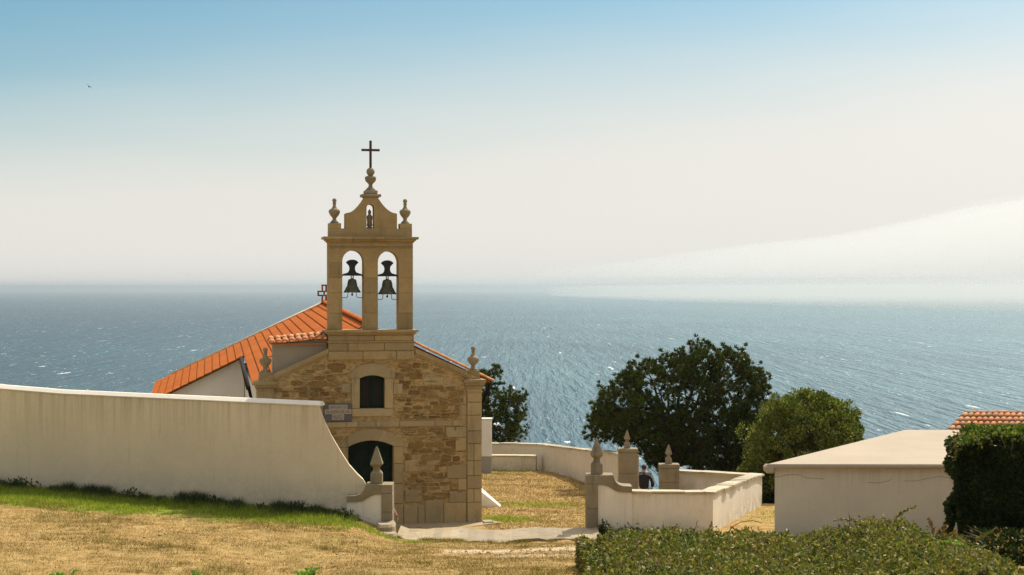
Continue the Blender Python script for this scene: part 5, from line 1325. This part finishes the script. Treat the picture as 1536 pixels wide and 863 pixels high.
# right arm (towards +x) hangs down and out
tipx, tipz = hp_.x+3.72, None
shR = b.p((.18, .06, seat+.56), .062, ch_); elR = b.p((.345, .0, seat+.34), .043, shR)
wrw = W(595.5, 774.5, 49.05); wrR = b.p((wrw.x+3.72, .0, wrw.z-zS), .027, elR); hand(b, wrR, (.22, .02, -1), (-.05, 1, .1), (1, .1, .2))
shL = b.p((-.18, .06, seat+.56), .062, ch_); elL = b.p((-.27, .16, seat+.32), .043, shL); wrL = b.p((-.12, .38, seat+.26), .027, elL); hand(b, wrL, (.3, 1, -.1), (.9, .1, .2), (0, .1, 1))
for s_ in (-1, 1):
    hh = b.p((s_*.10, .16, seat+.09), .088, pel); kn = b.p((s_*.13, .58, seat+.16), .06, hh); an = b.p((s_*.12, .66, .09), .04, kn); b.p((s_*.13, .80, .045), .034, an)
skin('body', b.V, b.E, b.R, SKIN, PT); face(hc, (0, .45, 1), (0, 1, -.35), PT)
j = Sk(); p0 = j.p((0, .09, seat+.08), .15); p1 = j.p((0, .055, seat+.28), .14, p0); p2 = j.p((0, .035, seat+.46), .16, p1); p3 = j.p((0, .05, seat+.57), .115, p2); j.p((0, .075, seat+.64), .068, p3)
for s_, e in ((1, (.25, .035, seat+.47)), (-1, (-.23, .10, seat+.44))):
    sh = j.p((s_*.18, .06, seat+.56), .078, p3); j.p(e, .066, sh)
skin('shirt', j.V, j.E, j.R, JACKET, PT)
tr = Sk(); p0 = tr.p((0, .12, seat+.11), .145)
for s_ in (-1, 1):
    hh = tr.p((s_*.10, .18, seat+.09), .105, p0); kn = tr.p((s_*.13, .58, seat+.16), .076, hh); tr.p((s_*.12, .65, .13), .06, kn)
skin('trousers', tr.V, tr.E, tr.R, JEANS, PT)
m = MB(); m.ball(hc+Vector((0, -.02, .03)), .104, 16, 10, (.93, 1, 1)); m.build('hair', HAIR, PT)
m = MB(); wv = b.V[wrR]; m.tube([wv+Vector((-.002, 0, .012)), wv+Vector((.004, 0, -.012))], .0335, 12); m.build('bracelet', STRAP, PT)
for s_ in (-1, 1): MB().ball((s_*.125, .73, .045), .048, 10, 7, (.95, 2.3, .9)).build('shoe', BLACKW, PT)
m = MB(); m.box(-4.0, -3.46, 48.86, 49.45, zS-.3, zS+.29, .03)
tag(m.build('seat_stone', CONC, None, (-3.72, 49.15, zS)), 'squared stone that the person behind the left gate pier sits on', 'stone seat')

bp = W(134, 130.5, 150)
m = MB()
m.tube([(-.02, .28, .02), (0, .15, 0), (0, -.05, 0), (0, -.25, .02)], [.015, .06, .055, .01], 8)
for s_ in (-1, 1):
    m.add([(0, .08, .02), (s_*.22, .12, .10), (s_*.44, -.02, .04), (s_*.20, -.05, .08), (0, -.08, .02), (0, .08, .035), (s_*.22, .12, .112), (s_*.20, -.05, .095), (0, -.08, .035)], [(0, 1, 3, 4), (1, 2, 3), (5, 8, 7, 6), (6, 7, 2), (0, 5, 6, 1), (4, 3, 7, 8), (1, 6, 2), (3, 2, 7)])
bo = m.build('bird', GULL); bo.location = bp; bo.rotation_euler = (R(15), R(28), R(35)); tag(bo, 'small dark bird gliding high in the open sky', 'bird')

# ------------------------------------------------------------------ fog bank and haze
def fog(grow=0, dens=.00042, name='fog_bank', label='long white fog bank wedging down over the sea horizon', ph=0.0):
    m = MB(); nx = 64; vs = []; fs = []
    xs = np.concatenate([np.linspace(40, 700, 8), np.linspace(850, 9000, nx-8)])
    for i, x in enumerate(xs):
        top = np.interp(x, [40, 400, 834, 1552, 2055, 2760, 3600, 9000], [105, 150, 201, 298, 381, 503, 640, 1000]); w_ = np.interp(x, [40, 400, 1200, 3000], [60, 420, 1500, 2600])+grow*3; top += grow*(.45+.55*math.sin(x*.0021+ph))-18+.006*(top-60)*math.sin(x*.0063+ph*2)+.006*(top-60)*math.sin(x*.0137+ph)+.006*(top-60)*math.sin(x*.031+ph)
        ring = []
        for k in range(14):
            a = 2*math.pi*k/14; cz = math.sin(a)
            z = 63+(top-63)*(.5+.5*cz)+(1.5+.006*x)*math.sin(x*.0041+k)*(cz > .3); y = 9200+w_*math.cos(a)*(.9 if cz > 0 else 1)
            ring.append((x, y, z))
        vs += ring
    for i in range(nx-1): fs += [[i*14+k, i*14+(k+1) % 14, (i+1)*14+(k+1) % 14, (i+1)*14+k] for k in range(14)]
    fs += [list(range(14)), [(nx-1)*14+k for k in range(13, -1, -1)]]
    m.add(vs, fs, True)
    mt = bpy.data.materials.new('sea_fog'); mt.use_nodes = True; nt_ = mt.node_tree; nt_.nodes.clear(); ou = nt_.nodes.new('ShaderNodeOutputMaterial')
    pv = nt_.nodes.new('ShaderNodeVolumePrincipled'); pv.inputs['Color'].default_value = (.80, .785, .765, 1); pv.inputs['Density'].default_value = dens; pv.inputs['Anisotropy'].default_value = .35
    nt_.links.new(pv.outputs[0], ou.inputs['Volume'])
    mt.cycles.volume_sampling = 'DISTANCE'; mt.cycles.homogeneous_volume = True
    o = m.build(name, mt); tag(o, label, 'fog', kind='stuff')
fog()
fog(30, .00010, 'fog_veil', 'thin ragged veil of mist round the long fog bank', 1.9)
def low_fog():
    m = MB(); m.slab([(450, 18500), (900, 12000), (1350, 8300), (1900, 6200), (3200, 5000), (9000, 4300), (15000, 6000), (15000, 22000), (450, 22000)], -79.5, [18, 38, 50, 55, 55, 55, 55, 55, 30])
    mt = bpy.data.materials.new('low_sea_fog'); mt.use_nodes = True; nt_ = mt.node_tree; nt_.nodes.clear(); ou = nt_.nodes.new('ShaderNodeOutputMaterial')
    pv = nt_.nodes.new('ShaderNodeVolumePrincipled'); pv.inputs['Color'].default_value = (.88, .845, .78, 1); pv.inputs['Density'].default_value = .00016; pv.inputs['Anisotropy'].default_value = .35
    nt_.links.new(pv.outputs[0], ou.inputs['Volume'])
    mt.cycles.volume_sampling = 'DISTANCE'; mt.cycles.homogeneous_volume = True
    o = m.build('low_fog', mt); tag(o, 'thin pale fog lying on the water under the fog bank', 'fog', kind='stuff')
low_fog()
def haze():
    m = MB(); m.box(-26000, 26000, -60, 41000, -118, 60)
    mt = bpy.data.materials.new('sea_haze'); mt.use_nodes = True; nt_ = mt.node_tree; nt_.nodes.clear(); ou = nt_.nodes.new('ShaderNodeOutputMaterial')
    pv = nt_.nodes.new('ShaderNodeVolumePrincipled'); pv.inputs['Color'].default_value = (.585, .63, .65, 1); pv.inputs['Density'].default_value = 7.0e-5; pv.inputs['Anisotropy'].default_value = .6
    nt_.links.new(pv.outputs[0], ou.inputs['Volume'])
    mt.cycles.volume_sampling = 'DISTANCE'; mt.cycles.homogeneous_volume = True
    o = m.build('haze', mt); tag(o, kind='stuff')
haze()

# ------------------------------------------------------------------ light, sky, camera
EL, AZ = R(50), R(33)
MIST = [(.001, .97), (.02, 1.0), (.05, .92), (.085, .58), (.13, .20), (.17, .07), (.22, .05), (.40, .20), (.62, .85)]
AUREOLE = 4.5
SKYTINT = (.32, .56, .60); MISTC = (6.0, 5.75, 5.35)
sd = Vector((math.sin(AZ)*math.cos(EL), math.cos(AZ)*math.cos(EL), math.sin(EL)))
L = bpy.data.lights.new('sun', 'SUN'); L.energy = 3.9; L.angle = R(.55); L.color = (1.0, .90, .75)
lo = bpy.data.objects.new('sun', L); COL.objects.link(lo); lo.rotation_euler = sd.to_track_quat('Z', 'Y').to_euler(); lo.location = sd*100
wd = bpy.data.worlds.new('World'); scn.world = wd; wd.use_nodes = True
nt_ = wd.node_tree; bgn = nt_.nodes['Background']
sk = nt_.nodes.new('ShaderNodeTexSky'); sk.sky_type = 'NISHITA'; sk.sun_disc = False; sk.sun_elevation = EL; sk.sun_rotation = AZ
sk.air_density = 1.0; sk.dust_density = .8; sk.ozone_density = 1.6; sk.altitude = 60
def wn(typ, **k):
    q = nt_.nodes.new(typ)
    for a_, b_ in k.items(): setattr(q, a_, b_)
    return q
tcw = wn('ShaderNodeTexCoord'); sx = wn('ShaderNodeSeparateXYZ'); nt_.links.new(tcw.outputs['Generated'], sx.inputs[0])
nz = wn('ShaderNodeTexNoise'); mpw = wn('ShaderNodeMapping'); mpw.inputs['Scale'].default_value = (2.2, 2.2, 14); nt_.links.new(tcw.outputs['Generated'], mpw.inputs['Vector']); nt_.links.new(mpw.outputs[0], nz.inputs['Vector'])
nz.inputs['Scale'].default_value = 1.0; nz.inputs['Detail'].default_value = 3
# a low veil of sea mist: whitest a few degrees up, thinning into the blue, whitened again overhead as added fill, thicker towards the sun's side
ma = wn('ShaderNodeMath', operation='MULTIPLY_ADD'); nt_.links.new(sx.outputs['X'], ma.inputs[0]); ma.inputs[1].default_value = -.10; nt_.links.new(sx.outputs['Z'], ma.inputs[2])
mb_ = wn('ShaderNodeMath', operation='MULTIPLY_ADD'); nt_.links.new(nz.outputs['Fac'], mb_.inputs[0]); mb_.inputs[1].default_value = -.05; nt_.links.new(ma.outputs[0], mb_.inputs[2])
rw = wn('ShaderNodeValToRGB'); nt_.links.new(mb_.outputs[0], rw.inputs['Fac']); el_ = rw.color_ramp.elements
for p_, v_ in MIST: 
    q = el_.new(p_); q.color = (v_, v_, v_, 1)
el_.remove(el_[0]); el_.remove(el_[len(el_)-1])
tint = wn('ShaderNodeMix', data_type='RGBA', blend_type='MULTIPLY'); tint.inputs[0].default_value = 1; nt_.links.new(sk.outputs[0], tint.inputs[6]); tint.inputs[7].default_value = (*SKYTINT, 1)
mw = wn('ShaderNodeMix', data_type='RGBA'); nt_.links.new(rw.outputs['Color'], mw.inputs[0]); nt_.links.new(tint.outputs[2], mw.inputs[6]); mw.inputs[7].default_value = (*MISTC, 1)
# the hazy air glows round the sun
dp = wn('ShaderNodeVectorMath', operation='DOT_PRODUCT'); nt_.links.new(tcw.outputs['Generated'], dp.inputs[0]); dp.inputs[1].default_value = sd
d0_ = wn('ShaderNodeMath', operation='MAXIMUM'); nt_.links.new(dp.outputs['Value'], d0_.inputs[0]); d0_.inputs[1].default_value = 0
d1_ = wn('ShaderNodeMath', operation='POWER'); nt_.links.new(d0_.outputs[0], d1_.inputs[0]); d1_.inputs[1].default_value = 11
d2_ = wn('ShaderNodeMath', operation='MULTIPLY_ADD'); nt_.links.new(d1_.outputs[0], d2_.inputs[0]); d2_.inputs[1].default_value = AUREOLE; d2_.inputs[2].default_value = 1
gl_ = wn('ShaderNodeVectorMath', operation='SCALE'); nt_.links.new(mw.outputs[2], gl_.inputs[0]); nt_.links.new(d2_.outputs[0], gl_.inputs['Scale'])
nt_.links.new(gl_.outputs[0], bgn.inputs['Color']); bgn.inputs['Strength'].default_value = .10
cam = bpy.data.cameras.new('camera'); cam.sensor_width = 36; cam.lens = 36*F/1536; cam.clip_end = 120000; cam.clip_start = .5
cam.shift_y = 1.5/1536
co = bpy.data.objects.new('camera', cam); COL.objects.link(co); co.location = (0, 0, CAMZ); co.rotation_euler = (R(90), 0, 0)
scn.camera = co
vs_ = scn.view_settings; vs_.view_transform = 'Standard'; vs_.look = 'None'; vs_.exposure = .50; vs_.gamma = 1
scn.cycles.max_bounces = 6; scn.cycles.diffuse_bounces = 3; scn.cycles.glossy_bounces = 2; scn.cycles.transmission_bounces = 3; scn.cycles.volume_bounces = 1
scn.cycles.use_denoising = True; scn.cycles.denoising_prefilter = 'NONE'; scn.cycles.use_adaptive_sampling = False
